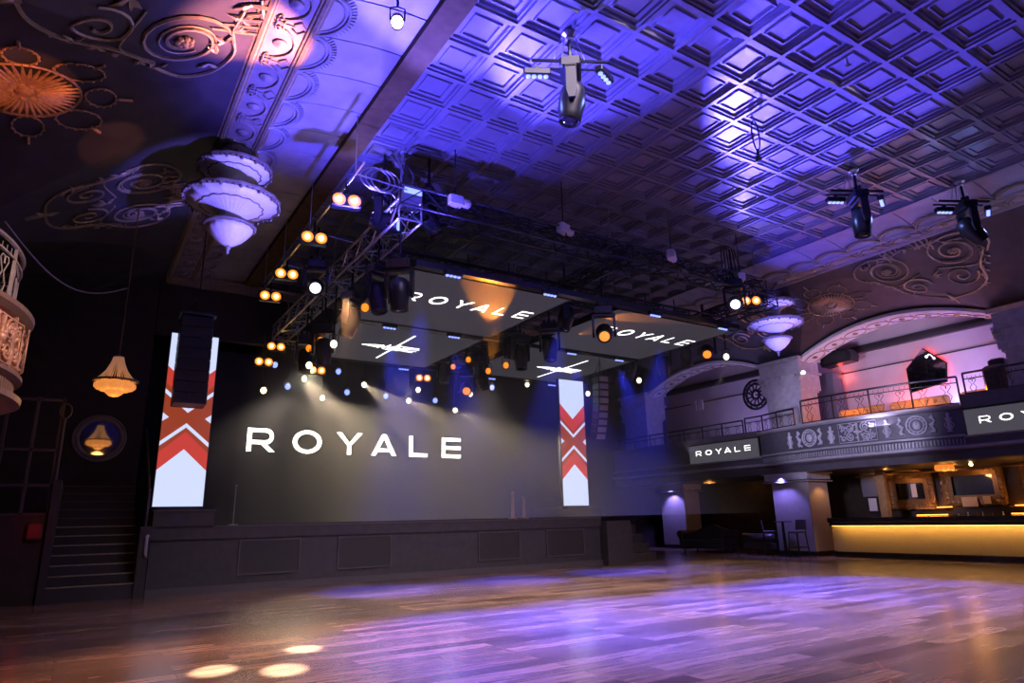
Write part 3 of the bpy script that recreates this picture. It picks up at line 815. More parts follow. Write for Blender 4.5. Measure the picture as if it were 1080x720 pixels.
for nm, X, lst in (('left', 4.32, LT), ('middle', XM_, MT), ('right', XR_, RT)):
    cnt = Counter()
    for kd, x, y, ln in sorted(lst, key=lambda r: PX(r[1], r[2], X).y):
        p = PX(x, y, X)
        key = (kd, ln); k_ = cnt[key]; cnt[key] += 1
        lab = '%s %s on the %s truss, %s from the near end' % (LN[ln], NM[kd], nm, ORD[k_])
        pan, tilt = toward(p, CAMP) if ln else (random.uniform(-1, 1), random.uniform(-.35, .35))
        if kd == 'head' and ln: tilt *= .8
        fix(kd, p, lab, GROUPN[nm], ln, pan, tilt, 0, ZT0+.02)
# blue pods on the crossbars
for row, Y, pts in (('front', 10.75, [(478, 287), (580, 307), (691, 329), (762, 343)]), ('middle', 14.62, [(411, 342), (479, 352), (603, 370), (653, 377)]),
                    ('rear', 18.62, [(339, 377), (426, 386), (518, 396), (582, 404)])):
    for k, (x, y) in enumerate(pts):
        p = PY(x, y, Y-.12); p.z = ZP-.12
        fix('pod', p, 'blue light pod on the %s crossbar, %s from the left' % (row, ORD[k]), 'blue pods on the crossbars', 'lens_blue', 0)
# blue wash cans and warm cans on the rear truss
for k, (x, y) in enumerate([(290, 384), (303.5, 407), (357, 391), (366, 413), (407, 417), (459, 421.7), (519, 408)]):
    p = PY(x, y, 18.75); pan, tilt = toward(p, CAMP)
    fix('par', p, 'blue-lit can over the rear of the stage, %s from the left' % ORD[k], 'blue cans on the rear truss', 'lens_blue', pan, tilt*.9, 0, ZT0-.1)
for k, (x, y) in enumerate([(278, 411), (321, 399), (340, 419), (384, 405), (431, 422), (441, 410.5), (480, 432), (496, 415), (556, 405)]):
    p = PY(x, y, 18.9); pan, tilt = toward(p, CAMP)
    fix('par', p, 'warm white can over the rear of the stage, %s from the left' % ORD[k] + (', brightest' if k == 0 else ''), 'warm cans on the rear truss', 'glow_core' if k == 0 else 'lens_warm', pan, tilt*.9, 0, ZT0-.1)
# twin blinders on a pipe along the left side
pp = MB(); pp.tube([(3.2, 9.2, 6.85), (3.2, 16.4, 6.85)], .026)
for y in (9.6, 12.2, 14.2, 16.0): pp.tube([(3.2, y, 6.85), (3.2, y, 7.95)], .01, 4); pp.tube([(3.2, y, 6.85), (XL_-.2, y, 6.8)], .012, 4)
tag(pp.build('lighting_pipe', 'truss_metal', origin=(3.2, 9.2, 6.85)), 'thin steel pipe beside the ceiling beam carrying amber twin lamps', 'pipe')
BL = [('z', 365, 213, 6.5), ('z', 331, 252, 6.5), ('z', 302, 290, 6.5), ('z', 285, 313, 6.5), ('y', 291, 366, 18.6), ('y', 278, 382, 18.7), ('y', 334, 391, 18.7), ('y', 446, 399, 18.7), ('z', 791, 318, 6.4)]
BT = ['nearest of four on the pipe beside the beam', 'second of four on the pipe beside the beam', 'third of four on the pipe beside the beam', 'farthest of four on the pipe beside the beam',
      'above the left end of the stage, upper one', 'above the left end of the stage, lower one', 'on the rear truss right of the left pillar', 'on the rear truss over mid stage', 'next to the far tiered chandelier']
for (md, x, y, v), lb in zip(BL, BT):
    p = PZ(x, y, v) if md == 'z' else PY(x, y, v)
    pan, _ = toward(p, CAMP)
    t = fix('blinder', p, 'twin amber lamp, '+lb, 'twin amber lamps of the rig', None, pan*.6, 0, 0, (6.86 if abs(p.x-3.2) < .3 else ZT0 if md == 'y' else None))
# big blue wash lights
WP = [(PZ(333, 297, 6.3), 'round violet-blue wash light glaring beside the left truss'), (PZ(775, 315, 6.35), 'glaring violet-blue wash light at the right front corner of the rig')]
for p, lb in WP:
    pan, tilt = toward(p, CAMP); fix('head', p, lb, 'blue wash lights', 'lens_violet', pan, tilt*.95, 0, ZT0)
for (x, y, lb) in ((404, 228, 'tilted moving head with blue slit of light, near end of left truss'), (452, 232, 'unlit moving head inside the near left truss corner')):
    p = PZ(x, y, 6.75); fix('head', p, lb, 'heads at the left truss corner', 'lens_blue' if x == 404 else None, .8, -1.3 if x == 404 else -.5, 0, None)
# strip light at the corner
p = PZ(433, 207, 6.95); t = thing('strobe_light', p, 'square strobe with blue diagonal glare on top of the left truss corner', 'stage light')
MB().bbox(p.x-.2, p.x+.2, p.y-.1, p.y+.12, p.z-.25, p.z+.15, .02).build('housing', 'truss_metal', t)
MB().box(p.x-.17, p.x+.17, p.y-.115, p.y-.098, p.z-.0, p.z+.1).build('lamp', 'lens_blue', t)
# white boxes (cameras / motors) on the rig
for k, (x, y, z, lb) in enumerate(((480, 212, 6.95, 'above the left truss corner'), (594, 241, 7.0, 'alone above the middle of the front truss'), (708, 269, 6.95, 'on the right half of the front truss'), (781, 293, 6.9, 'at the right end of the front truss'))):
    p = PZ(x, y, z); t = thing('hoist_motor', p, 'small pale hoist motor '+lb, 'motor', 'pale hoist motors on the rig')
    MB().bbox(-.14, .14, -.09, .09, -.10, .10, .02).build('body', 'white_unit', t, local=True)
    MB().lathe([(.07, 0), (.085, .03), (.085, .16), (.06, .19)], (.12, 0, 0), 14, axis='x').build('gearbox', 'white_unit', t, smooth=True, local=True)
    MB().tube([(0, 0, .1), (0, 0, HC-z)], .012, 4).build('chain', 'cord', t, local=True); t.rotation_euler.z = .3*k
# front heads hanging from the ceiling with side pods
for k, (x, y, yc, lb) in enumerate(((603, 98, 6.66, 'at top centre of the photo'), (908, 226, 6.3, 'left of two over the balcony'), (1022, 236, 6.1, 'right of two over the balcony'))):
    p = PZ(x, y, 7.05)
    lab = 'moving head hung from the coffers, '+lb
    t = fix('head', (p.x, p.y, 7.05-.1), lab, 'ceiling-hung moving heads', None if k < 2 else 'lens_warm', .9, [.15, .1, -.6][k], 0, None)
    t.scale = (1.25, 1.25, 1.25); t.location.z = 7.52
    fr = thing('hanging_frame', (p.x, p.y, 7.45), 'clamped crossbar holding the ceiling moving head, '+lb, 'frame', 'crossbars clamped to the coffered ceiling')
    m_ = MB(); m_.tube([(-.55, 0, .12), (.55, 0, .12)], .026); m_.tube([(-.55, .18, .12), (.55, .18, .12)], .02); m_.build('bar', 'black_metal', fr, local=True)
    m_ = MB()
    for q in range(-2, 3): m_.tube([(q*.12, .05, .12), (q*.05, .08, .6)], .008, 4)
    m_.tube([(0, 0, .12), (0, 0, .62)], .022); m_.lathe([(.10, .60), (.10, .56), (.05, .52), (.06, .48), (.02, .46)], (0, 0, 0), 10); m_.build('hanger', 'truss_metal', fr, local=True)
    fr.rotation_euler.z = -.5
    for s in (-1, 1):
        q = Vector((p.x+s*.48*math.cos(-.5), p.y+s*.48*math.sin(-.5), 7.30))
        point((q.x, q.y, q.z-.3), (.25, .35, 1), 9, .05)
        pd = fix('pod', q, 'blue light bar %s of the moving head %s' % ('left' if s < 0 else 'right', lb), 'blue light bars beside the ceiling heads', 'lens_blue', -.5 if s < 0 else .4)
# near ceiling lamp on the beam
p = PZ(419, 22, 7.55); pan, tilt = toward(p, CAMP)
fix('par', p, 'dazzling warm lamp on the ceiling beam at the top of the photo', 'beam lamps', 'glow_core', pan, tilt*.9, 0, 7.93)

# ================================================================== TIERED CHANDELIERS
def tiered_chandelier(x, y, label):
    t = thing('tiered_chandelier', (x, y, 0), label, 'chandelier', 'tiered glass chandeliers')
    rip = lambda i, w: .028*math.cos(24*w)
    def tier(zr, r, drop, rn, name='glass_dish'):
        prof = [(rn, zr-drop), (rn*1.15, zr-drop*.85), (rn+(r-rn)*.13, zr-drop*.62), (rn+(r-rn)*.34, zr-drop*.36), (rn+(r-rn)*.66, zr-drop*.15), (r, zr), (r*.98, zr+.012), (rn+(r-rn)*.64, zr-drop*.11), (rn+(r-rn)*.32, zr-drop*.30), (rn*.9, zr-drop*.6)]
        vs = MB().lathe(prof, (x, y, 0), 96, lambda i, w: (.022*math.cos(32*w) if 1 < i < 5 else 0)+(.02*math.cos(16*w) if i in (5, 6) else 0))
        o = vs.build(name, 'shade_glass', t, smooth=True)
        rm = MB()
        rm.lathe([(r*1.0, zr-.005), (r*1.04, zr+.01), (r*1.055, zr+.06), (r*1.0, zr+.085), (r*.93, zr+.05)], (x, y, 0), 64, lambda i, w: .02*math.cos(16*w))
        for k in range(48):
            w = 2*PI*k/48; rm.ball((x+r*1.03*math.cos(w), y+r*1.03*math.sin(w), zr-.012-(.02 if k % 3 == 0 else 0)), .022 if k % 3 else .032, 5)
        rm.build('beaded_rim', 'shade_rim', o, smooth=True)
        if r > .35:
            ir = MB(); rr = rn+(r-rn)*.62
            ir.tube([(x+rr*(1+.03*math.cos(16*w))*math.cos(w), y+rr*(1+.03*math.cos(16*w))*math.sin(w), zr-drop*.19) for w in [2*PI*k/96 for k in range(96)]], .012, 5, closed=True)
            ir.build('inner_ring', 'shade_rim', o)
    tier(7.74, .27, .12, .08); tier(7.42, .60, .30, .17); tier(6.80, .77, .46, .10)
    b = MB().lathe([(.40, 6.34), (.34, 6.22), (.22, 6.09), (.09, 6.0), (.001, 5.98)], (x, y, 0), 48, lambda i, w: .02*math.cos(16*w)).build('glass_bowl', 'shade_glass', t, smooth=True)
    rb = MB().lathe([(.40, 6.31), (.44, 6.33), (.43, 6.37), (.39, 6.36)], (x, y, 0), 48, lambda i, w: .02*math.cos(16*w)); rb.build('bowl_rim', 'shade_rim', b, smooth=True)
    f = MB().lathe([(.03, 5.98), (.045, 5.94), (.02, 5.90), (.03, 5.87), (.001, 5.82)], (x, y, 0), 12); f.build('finial', 'balcony_trim', t, smooth=True)
    s = MB().tube([(x, y, 5.98), (x, y, 7.86)], .03, 8); s.lathe([(.09, 7.0), (.06, 7.05), (.03, 7.1)], (x, y, 0), 16); s.build('stem', 'gilt_dark', t)
    cp = MB()
    for k in range(8):
        w = 2*PI*k/8; cp.tube([(x, y, 7.78), (x+.12*math.cos(w), y+.12*math.sin(w), 7.80), (x+.2*math.cos(w), y+.2*math.sin(w), 7.86)], [.03, .045, .01], 5)
    cp.lathe([(.02, 7.74), (.10, 7.78), (.14, 7.86)], (x, y, 0), 16); cp.build('canopy', 'black_metal', t)
tiered_chandelier(1.66, 11.6, 'large tiered glass chandelier glowing violet at the upper left')
tiered_chandelier(17.1, 11.85, 'smaller-looking tiered glass chandelier at the right, before the balcony')

# --- crystal basket lamps
def basket(p, r, htop, hb, label, wire=None, group='crystal basket lamps'):
    t = thing('crystal_basket_lamp', p, label, 'chandelier', group); x, y, z = p
    st_ = MB(); n = 30
    for k in range(n):
        w = 2*PI*k/n
        pts = [(x+rr*math.cos(w), y+rr*math.sin(w), z+hh) for rr, hh in ((r*.22, htop), (r*.30, htop*.75), (r*.48, htop*.42), (r*.75, htop*.14), (r, 0))]
        st_.tube(pts, r*.035, 4)
    st_.build('crystal_strands', 'crystal_string', t)
    bw = MB()
    for k in range(8):
        w = 2*PI*k/8; bw.ball((x+r*.58*math.cos(w), y+r*.58*math.sin(w), z-hb*.30), r*.40, 10, (1, 1, .85*hb/r))
    bw.ball((x, y, z-hb*.55), r*.45, 12, (1, 1, hb/r)); bw.build('crystal_bowl', 'crystal_lit', t, smooth=True)
    rg = MB().tube([(x+r*1.02*math.cos(2*PI*k/32), y+r*1.02*math.sin(2*PI*k/32), z) for k in range(32)], r*.06, 6, closed=True); rg.build('ring', 'gold_frame', t)
    tp = MB().lathe([(r*.24, htop*.97), (r*.26, htop*1.03), (r*.05, htop*1.1)], p, 12)
    if wire: tp.tube([(x, y, z+htop), (x, y, wire)], .015, 5)
    tp.build('top_cap', 'gold_frame', t); return t
pl = PY(122, 402, 14.2)
basket(pl, .36, .46, .30, 'crystal basket lamp glowing orange, hanging at the left below the dark wall', wire=vz(1.33-pl.x, 14.2)-.02)
point((pl.x, pl.y, pl.z-.55), AMB, 10, .2)
sw = MB(); a = PY(134, 304, 14.2); b2 = Vector((-1.4, 11.5, a.z-.1))
sw.tube([tuple(a.lerp(b2, k/16)-Vector((0, 0, .5*math.sin(PI*k/16)))) for k in range(17)], .013, 4)
tag(sw.build('lamp_wire', 'balcony_trim', origin=tuple(a)), 'thin wire swagging left from the hanging basket lamp', 'wire')

# ================================================================== BALCONIES
def balcony_profile():
    return [(-1.2, 2.55), (-.22, 2.55), (-.10, 2.74), (.08, 2.83), (.08, 2.90), (.0, 2.93), (.0, 3.12), (.06, 3.14), (.06, 3.20), (0, 3.23), (0, 3.86), (.06, 3.90), (.06, 3.95), (-.12, 3.95), (-.12, 2.95), (-1.2, 2.85)]
def balcony_front(t, path, out, m='balcony_front', tm='balcony_trim', rm='relief'):
    MB().sweep(path, balcony_profile(), True, out).build('parapet', m, t)
    for nm, pr in (('lower_lip', [(.06, 2.82), (.13, 2.85), (.14, 2.92), (.06, 2.93)]), ('cornice', [(.05, 3.13), (.11, 3.15), (.11, 3.20), (.05, 3.21)]), ('top_rim', [(-.14, 3.94), (.05, 3.88), (.13, 3.93), (.14, 3.985), (-.14, 3.985)])):
        MB().sweep(path, pr, True, out).build(nm, tm, t)
    # dentil ribs
    L_ = [0]
    for a, b_ in zip(path, path[1:]): L_.append(L_[-1]+math.dist(a, b_))
    def at(s):
        s = max(0, min(s, L_[-1]-1e-6))
        for i in range(len(L_)-1):
            if L_[i] <= s <= L_[i+1]:
                u = (s-L_[i])/(L_[i+1]-L_[i]); p_ = Vector(path[i]).lerp(Vector(path[i+1]), u); d = (Vector(path[i+1])-Vector(path[i])).normalized()
                return p_, d, Vector((-d.y, d.x))*out
    rb = MB(); s = .05
    while s < L_[-1]:
        p_, d, n = at(s)
        f = lambda a, b_, z: tuple((p_+d*a+n*b_).to_3d()+Vector((0, 0, z)))
        rb.add([f(a, b_, z) for z in (2.95, 3.10) for b_ in (-.01, .035) for a in (-.02, .02)], [(0, 2, 3, 1), (4, 5, 7, 6), (0, 1, 5, 4), (2, 6, 7, 3), (0, 4, 6, 2), (1, 3, 7, 5)]); s += .085
    rb.build('dentils', tm, t)
    return at, L_[-1]
def relief(kind, p_, d, n, m, t):
    mb = MB(); zc = 3.545
    F = lambda a, z, b_=.02: tuple((Vector(p_)+Vector(d)*a+Vector(n)*b_).to_3d()+Vector((0, 0, zc+z)))
    if kind == 'urn_relief':
        mb.tube([F(0, -.25), F(0, -.19), F(0, -.10), F(0, 0), F(0, .10), F(0, .16), F(0, .22), F(0, .27)], [.08, .035, .07, .045, .075, .03, .05, .01], 8)
        for s in (-1, 1): mb.tube([F(s*.03, -.2), F(s*.11, -.08), F(s*.04, .04), F(s*.09, .12)], .018, 5)
    if kind == 'medallion_relief':
        for r, tr in ((.25, .028), (.18, .018)): mb.tube([F(r*math.cos(2*PI*k/28), r*math.sin(2*PI*k/28)) for k in range(28)], tr, 6, closed=True)
        mb.ball(F(0, 0, .01), .12, 12, (.5, .9, 1.1)); mb.ball(F(0, .06, .05), .05, 8)
        for k in range(12): a = 2*PI*k/12; mb.ball(F(.215*math.cos(a), .215*math.sin(a), .03), .02, 5)
        for s in (-1, 1):
            mb.tube([F(s*.30, -.24), F(s*.42, -.16), F(s*.34, -.02), F(s*.46, .08), F(s*.36, .18), F(s*.42, .26)], [.03, .05, .045, .04, .045, .015], 6)
            for v in (-.2, 0, .2): mb.ball(F(s*.40, v), .05, 6)
    if kind == 'scroll_relief':
        for s in (-1, 1):
            for q in (-1, 1):
                mb.tube([F(a, b_) for a, b_ in spiral((s*.22, q*.13), .13, 1.8, PI/2, s*q, 26)], .018, 5)
                mb.tube([F(a, b_) for a, b_ in spiral((s*.43, q*.15), .08, 1.4, 0, s*q, 18)], .015, 5)
        mb.ball(F(0, 0), .07, 8); mb.tube([F(0, -.26), F(0, .26)], [.02, .035], 6)
        for k in range(46): mb.ball(F(random.uniform(-.53, .53), random.uniform(-.26, .26), .01), random.uniform(.018, .04), 5)
        mb.tube([F(-.56, -.28), F(.56, -.28), F(.56, .28), F(-.56, .28), F(-.56, -.28)], .012, 4)
    return mb.build(kind, m, t, smooth=True)
def railing(path, z0, z1, post_every, label, infill=True, m='black_metal'):
    c0 = path[0]; t = thing('iron_railing', (c0[0], c0[1], z0), label, 'railing', 'iron balcony railings')
    h = MB(); h.tube([(x, y, z1) for x, y in path], .03, 6); h.tube([(x, y, z1-.16) for x, y in path], .015, 6); h.tube([(x, y, z0+.06) for x, y in path], .015, 6); h.build('rails', m, t)
    L_ = [0]
    for a, b_ in zip(path, path[1:]): L_.append(L_[-1]+math.dist(a, b_))
    def at(s):
        for i in range(len(L_)-1):
            if L_[i] <= s <= L_[i+1]+1e-9:
                u = (s-L_[i])/(L_[i+1]-L_[i]); return Vector(path[i]).lerp(Vector(path[i+1]), u)
        return Vector(path[-1])
    n = max(1, round(L_[-1]/post_every))
    for k in range(n+1):
        q = at(L_[-1]*k/n); MB().box(q.x-.018, q.x+.018, q.y-.018, q.y+.018, z0, z1).build('post', m, t)
    if infill:
        for k in range(n):
            sc_ = MB()
            a, b_ = at(L_[-1]*k/n), at(L_[-1]*(k+1)/n)
            P = lambda u, v: (a.x+(b_.x-a.x)*u, a.y+(b_.y-a.y)*u, z0+.06+(z1-.22-z0)*v)
            for u0 in (.25, .75):
                for s_ in (-1, 1):
                    sc_.tube([P(u0+s_*.02, 0), P(u0+s_*.10, .35), P(u0+s_*.02, .6), P(u0+s_*.11, .85)]+[P(u0+s_*(.11-.06*(1-math.cos(q_))), .85+.10*math.sin(q_)) for q_ in (1, 2, 3, 4)], .009, 4)
            for q_ in range(1, 8):
                sc_.tube([P(q_/8, 1), P(q_/8, 1.18)], .006, 4)
            sc_.tube([P(.02, 0), P(.98, 0)], .008, 4); sc_.tube([P(.02, 1), P(.98, 1)], .006, 4)
            sc_.build('scrollwork', m, t)
    return t
XB = 19.4
bow = [(XB-.50*math.sin(PI*k/20)**.8, 8.25+(14.55-8.25)*k/20) for k in range(21)]
bal = thing('balcony', (XB+.5, 11.4, 2.55), 'right-hand balcony with bowed grey front of plaster reliefs', 'balcony')
at, LL = balcony_front(bal, bow, 1)
seq = ['urn_relief', 'medallion_relief', 'urn_relief', 'scroll_relief']
s = .22; k = 0
W_ = {'urn_relief': .20, 'medallion_relief': .52, 'scroll_relief': .58}
s += 0; order = []
while True:
    kd = seq[k % 4]; w = W_[kd]
    if s+w*2 > LL: break
    q, d, n = at(s+w-.1); relief(kd, q, d, n, 'relief', bal); s += 2*w+.04; k += 1
for y0, y1 in ((1.0, 8.25), (14.55, 22.1)):
    pth = [(XB, y0), (XB, y1)]
    MB().sweep(pth, balcony_profile(), True, 1).build('parapet', 'balcony_front', bal)
    for pr in ([(.06, 2.82), (.13, 2.85), (.14, 2.92), (.06, 2.93)], [(.05, 3.10), (.11, 3.12), (.11, 3.17), (.05, 3.18)]): MB().sweep(pth, pr, True, 1).build('lower_lip', 'balcony_trim', bal)
MB().box(XB-.12, XB+.05, 1.0, 8.15, 3.86, 4.22).build('parapet_box', 'balcony_front', bal)
MB().box(XB-.05, XB+.05, 14.6, 22.1, 3.86, 4.05).build('parapet_box', 'balcony_front', bal)
dk = MB(); dk.box(XB-.02, 22.79, -3.5, 22.15, 2.56, 2.86); dk.build('deck', 'soffit', bal)
# screens on the balcony front
for y1, y0, lab in ((17.66, 14.62, 'left of the plaster reliefs'), (8.14, 5.0, 'at the right edge of the photo')):
    t = thing('balcony_screen', (XB-.15, (y0+y1)/2, 3.15), 'grey lettered screen on the balcony front, '+lab, 'screen', 'lettered screens on the balcony front')
    MB().bbox(XB-.16, XB-.06, y0, y1, 3.16, 3.80, .01).build('display', 'screen_side', t)
    MB().box(XB-.07, XB+.0, y0-.04, y1+.04, 3.12, 3.84).build('frame', 'black', t)
    royale((XB-.162, y1-.33, 3.42), (0, -1, 0), (0, 0, 1), 2.45, .175, .006, .12).build('lettering', 'letter_white', t)
railing([(x+.08, y) for x, y in bow if 8.2 < y < 12.9], 3.98, 4.74, 1.15, 'black iron railing with scrolls above the bowed balcony front')
railing([(x+.08, y) for x, y in bow if 12.9 <= y < 14.6]+[(19.5, 15.2)], 3.98, 4.55, .7, 'brass-lit iron railing section before the balcony pier')
railing([(19.5, 15.3), (19.5, 21.8)], 4.0, 4.5, .9, 'far dim railing of the balcony beside the stage')
railing([(19.5, 4.0), (19.5, 8.1)], 4.2, 4.8, .8, 'railing at the right edge of the photo with crossed bars')

# --- upper arcade behind the balcony
struct('wall_right', MB().box(22.8, 23.0, -4, 22.2, 2.86, 7.6), 'wall_purple')
struct('wall_right_lower', MB().box(22.8, 23.0, -4, 22.2, 0, 2.56), 'bar_back')
tr = MB(); tr.box(22.62, 22.82, -4, 22.2, 6.72, 6.84); tr.box(22.70, 22.82, -4, 22.2, 6.84, 6.98); tr.box(22.76, 22.81, -4, 22.2, 6.1, 6.14); struct('trim_6', tr, 'soffit')
struct('ceiling_gallery', MB().box(20.3, 23, -4, 22.2, 7.6, 7.7), 'plaster_dark')
arch = MB(); archm = MB()
for kk in (-1, 0, 1):
    yc = YC+PER*kk; n = 40; vs = []; fs = []
    for k in range(n+1):
        yy = -3.05+6.1*k/n; z = 7.05-.79*(yy/3.1)**2-.02
        for x, dz in ((20.02, .06), (20.02, -.03), (20.10, -.08), (20.85, -.08), (20.92, -.03), (20.92, .6)): vs.append((x, yc+yy, z+dz))
    for k in range(n):
        for q in range(5): a = k*6+q; fs.append((a, a+6, a+7, a+1))
    arch.add(vs, fs)
    for k in range(8):
        yy = -2.62+5.24*k/7; z = 7.05-.79*(yy/3.1)**2-.115
        sl = -1.58*yy/9.61
        e = [(20.47+.29*math.cos(a), yc+yy+.33*math.sin(a), z+sl*.33*math.sin(a)) for a in [2*PI*q/24 for q in range(24)]]
        archm.tube(e, .014, 5, closed=True); archm.ball((20.47, yc+yy, z), .09, 8, (1.2, 1, .4))
        if k < 7:
            y2 = yy+.374; archm.tube([(20.2, yc+y2, 7.05-.79*(y2/3.1)**2-.11), (20.74, yc+y2, 7.05-.79*(y2/3.1)**2-.11)], .014, 5)
struct('gallery_arch', arch, 'white_paint'); tag(archm.build('arch_relief', 'gilt_dark'), kind='structure')
for kk in (-1, 0, 1):
    y0, y1 = YC+PER*kk+3.0, YC+PER*(kk+1)-3.0
    if kk == 1: y1 = 21.9
    t = thing('gallery_pier', (20.3, (y0+y1)/2, 2.86), ['pale pier with curled capital at the right edge of the photo', 'pale square pier with curled capital between the gallery arches', 'farthest dim pier of the gallery, beside the stage'][kk+1], 'pier', 'piers of the gallery arcade')
    MB().box(19.98, 20.9, y0, y1, 2.86, 5.25).build('shaft', 'grey_stone', t)
    cpt = MB()
    for e, za, zb in ((.05, 5.25, 5.32), (.10, 5.32, 5.85), (.16, 5.85, 5.93), (.10, 5.93, 6.30), (.18, 6.30, 6.42)): cpt.box(19.98-e, 20.9+e, y0-e, y1+e, za, zb)
    for yy in (y0-.06, y1+.06):
        for s_ in (0, 1): cpt.lathe([(.001, 0), (.09, .01), (.10, .1), (.001, .12)], (19.86, yy, 5.72), 12)
    for yy in (y0, (y0+y1)/2, y1): cpt.tube([(19.86, yy+a, b_) for a, b_ in spiral((0, 5.62), .13, 1.6, 0, 1, 24)], .02, 5); cpt.ball((19.84, yy, 5.80), .06, 6)
    cpt.build('capital', 'grey_stone', t)
    MB().box(20.0, 20.9, y0+.05, y1-.05, 6.42, 7.6).build('upper_block', 'plaster_dark', t)
# house-shaped mirror with red halo
P5 = [(973.3, 368), (997.5, 382.5), (998, 402), (961, 413.5), (956.5, 389)]
c5 = [PX(x, y, 22.66) for x, y in P5]; t = thing('pentagon_mirror', sum(c5, Vector())/5, 'pointed mirror with red halo on the violet gallery wall', 'mirror')
pts = [(p.y, p.z) for p in c5]; pts = [(10.95, 4.0), (9.85, 3.95), (9.85, 4.62), (10.35, 5.12), (10.95, 4.62)]
pts = [(p.y, p.z) for p in c5]
MB().prism(pts, 22.64, 22.66, lambda a, b_, c: (c, a, b_)).build('glass', 'mirror', t)
cy = sum(p[0] for p in pts)/5; cz = sum(p[1] for p in pts)/5
MB().prism([(cy+(a-cy)*1.05, cz+(b_-cz)*1.05) for a, b_ in pts], 22.66, 22.70, lambda a, b_, c: (c, a, b_)).build('backing', 'black', t)
ls = MB(); ls.tube([(22.73, cy+(a-cy)*.98, cz+(b_-cz)*.98) for a, b_ in pts], .02, 5, closed=True); ls.build('halo_strip', 'led_strip_red', t)
# projector-like fixture over mirror
p = PX(977, 376, 22.4); mb = MB().ball(p, .045, 8); mb.tube([p, (22.6, p.y, p.z+.1)], .02); tag(mb.build('wall_spotlight', 'letter_white'), 'tiny bright lamp at the top of the pointed mirror', 'lamp')
# hanging wedge speaker and dark cabinet in the gallery
p = PX(884, 378, 21.8); t = thing('gallery_speaker', p, 'black angled speaker hanging under the left of the gallery arch', 'speaker')
MB().prism([(-.55, -.2), (.5, -.25), (.62, .1), (.4, .28), (-.5, .22), (-.62, 0)], -.25, .25, lambda a, b_, c: (p.x+c, p.y+a, p.z+b_)).build('box', 'black', t)
MB().box(p.x-.27, p.x-.25, p.y-.45, p.y+.42, p.z-.15, p.z+.16).build('grille', 'speaker_grille', t)
MB().tube([(p.x, p.y, p.z+.25), (p.x, p.y, 7.6)], .02).build('hanger', 'black_metal', t)
p = PX(872, 407, 22.2); tag(MB().bbox(p.x-.3, p.x+.3, p.y-.45, p.y+.42, 2.9, p.z+.42, .03).build('tall_cabinet', 'door_panel'), 'tall grey cabinet with red light behind, left in the gallery', 'cabinet')
p = PX(845, 393, 20.0); mb = MB().cbox(p, (.12, .22, .10)); tag(mb.build('pier_light', 'letter_white'), 'small white light on the capital of the gallery pier', 'lamp')
p = PX(1054, 395, 20.6); mb = MB().bbox(p.x-.3, p.x+.25, p.y-.25, p.y+.3, 3.9, p.z+.25, .06); mb.bbox(p.x-.1, p.x+.2, p.y-.2, p.y+.2, p.z+.2, p.z+.45, .05)
tag(mb.build('high_back_chair', 'black'), 'dark high-backed seat against the right gallery pier', 'chair')
# openwork disc on the far gallery wall
p = PX(797, 416, 21.3); t = thing('openwork_disc', p, 'dark round openwork ornament left of the gallery pier', 'ornament')
mb = MB()
for r in (.55, .42, .16): mb.tube([(p.x, p.y+r*math.cos(2*PI*k/28), p.z+r*math.sin(2*PI*k/28)) for k in range(28)], .05, 6, closed=True)
for k in range(12):
    a = 2*PI*k/12; mb.tube([(p.x, p.y+.16*math.cos(a), p.z+.16*math.sin(a)), (p.x, p.y+.34*math.cos(a+.3), p.z+.34*math.sin(a+.3)), (p.x, p.y+.52*math.cos(a), p.z+.52*math.sin(a))], .03, 5)
mb.build('tracery', 'black_metal', t); MB().tube([(p.x, p.y, p.z), (22.79, p.y, p.z)], .03).build('bracket', 'black_metal', t)
p = PX(750, 428, 21.5)
for dy in (0, .35): tag(MB().box(20.86, 20.9, p.y-.12+dy, p.y+.12+dy, p.z-.2, p.z+.2).build('wall_notice', 'paper'), ('left' if dy else 'right')+' small pale notice on the far gallery pier', 'notice')
# lit banquettes on the balcony
for k, (ya, yb, lb) in enumerate(((11.1, 12.6, 'left of the pointed mirror'), (9.2, 10.9, 'under the pointed mirror'), (7.4, 8.9, 'right of the pointed mirror'))):
    t = thing('banquette', (20.6, (ya+yb)/2, 2.86), 'tufted sofa lit amber on the balcony, '+lb, 'sofa', 'amber-lit balcony sofas')
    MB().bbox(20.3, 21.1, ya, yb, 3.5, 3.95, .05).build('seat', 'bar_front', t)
    b_ = MB().bbox(20.95, 21.15, ya, yb, 3.9, 4.55, .05)
    for i in range(7):
        for j in range(3): b_.ball((20.94, ya+.12+(yb-ya-.24)*i/6, 4.05+.18*j), .07, 6)
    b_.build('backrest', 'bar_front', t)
    for s_ in (0, 1): MB().bbox(20.3, 21.1, (ya-.05 if s_ == 0 else yb-.1), (ya+.1 if s_ == 0 else yb+.05), 3.5, 4.2, .04).build('armrest', 'leather', t)
    MB().box(20.35, 21.1, ya+.05, yb-.05, 2.86, 3.5).build('plinth', 'black', t)
    tb = thing('cocktail_table', (19.95, (ya+yb)/2, 2.86), 'small dark table before the amber sofa '+lb, 'table', 'dark tables along the balcony')
    MB().lathe([(.30, 3.95), (.31, 3.97), (.30, 4.0), (.001, 4.0)], (19.95, (ya+yb)/2, 0), 20).build('table_top', 'black', tb)
    MB().lathe([(.2, 2.86), (.2, 2.89), (.04, 2.92), (.035, 3.95)], (19.95, (ya+yb)/2, 0), 14).build('pedestal', 'black_metal', tb)

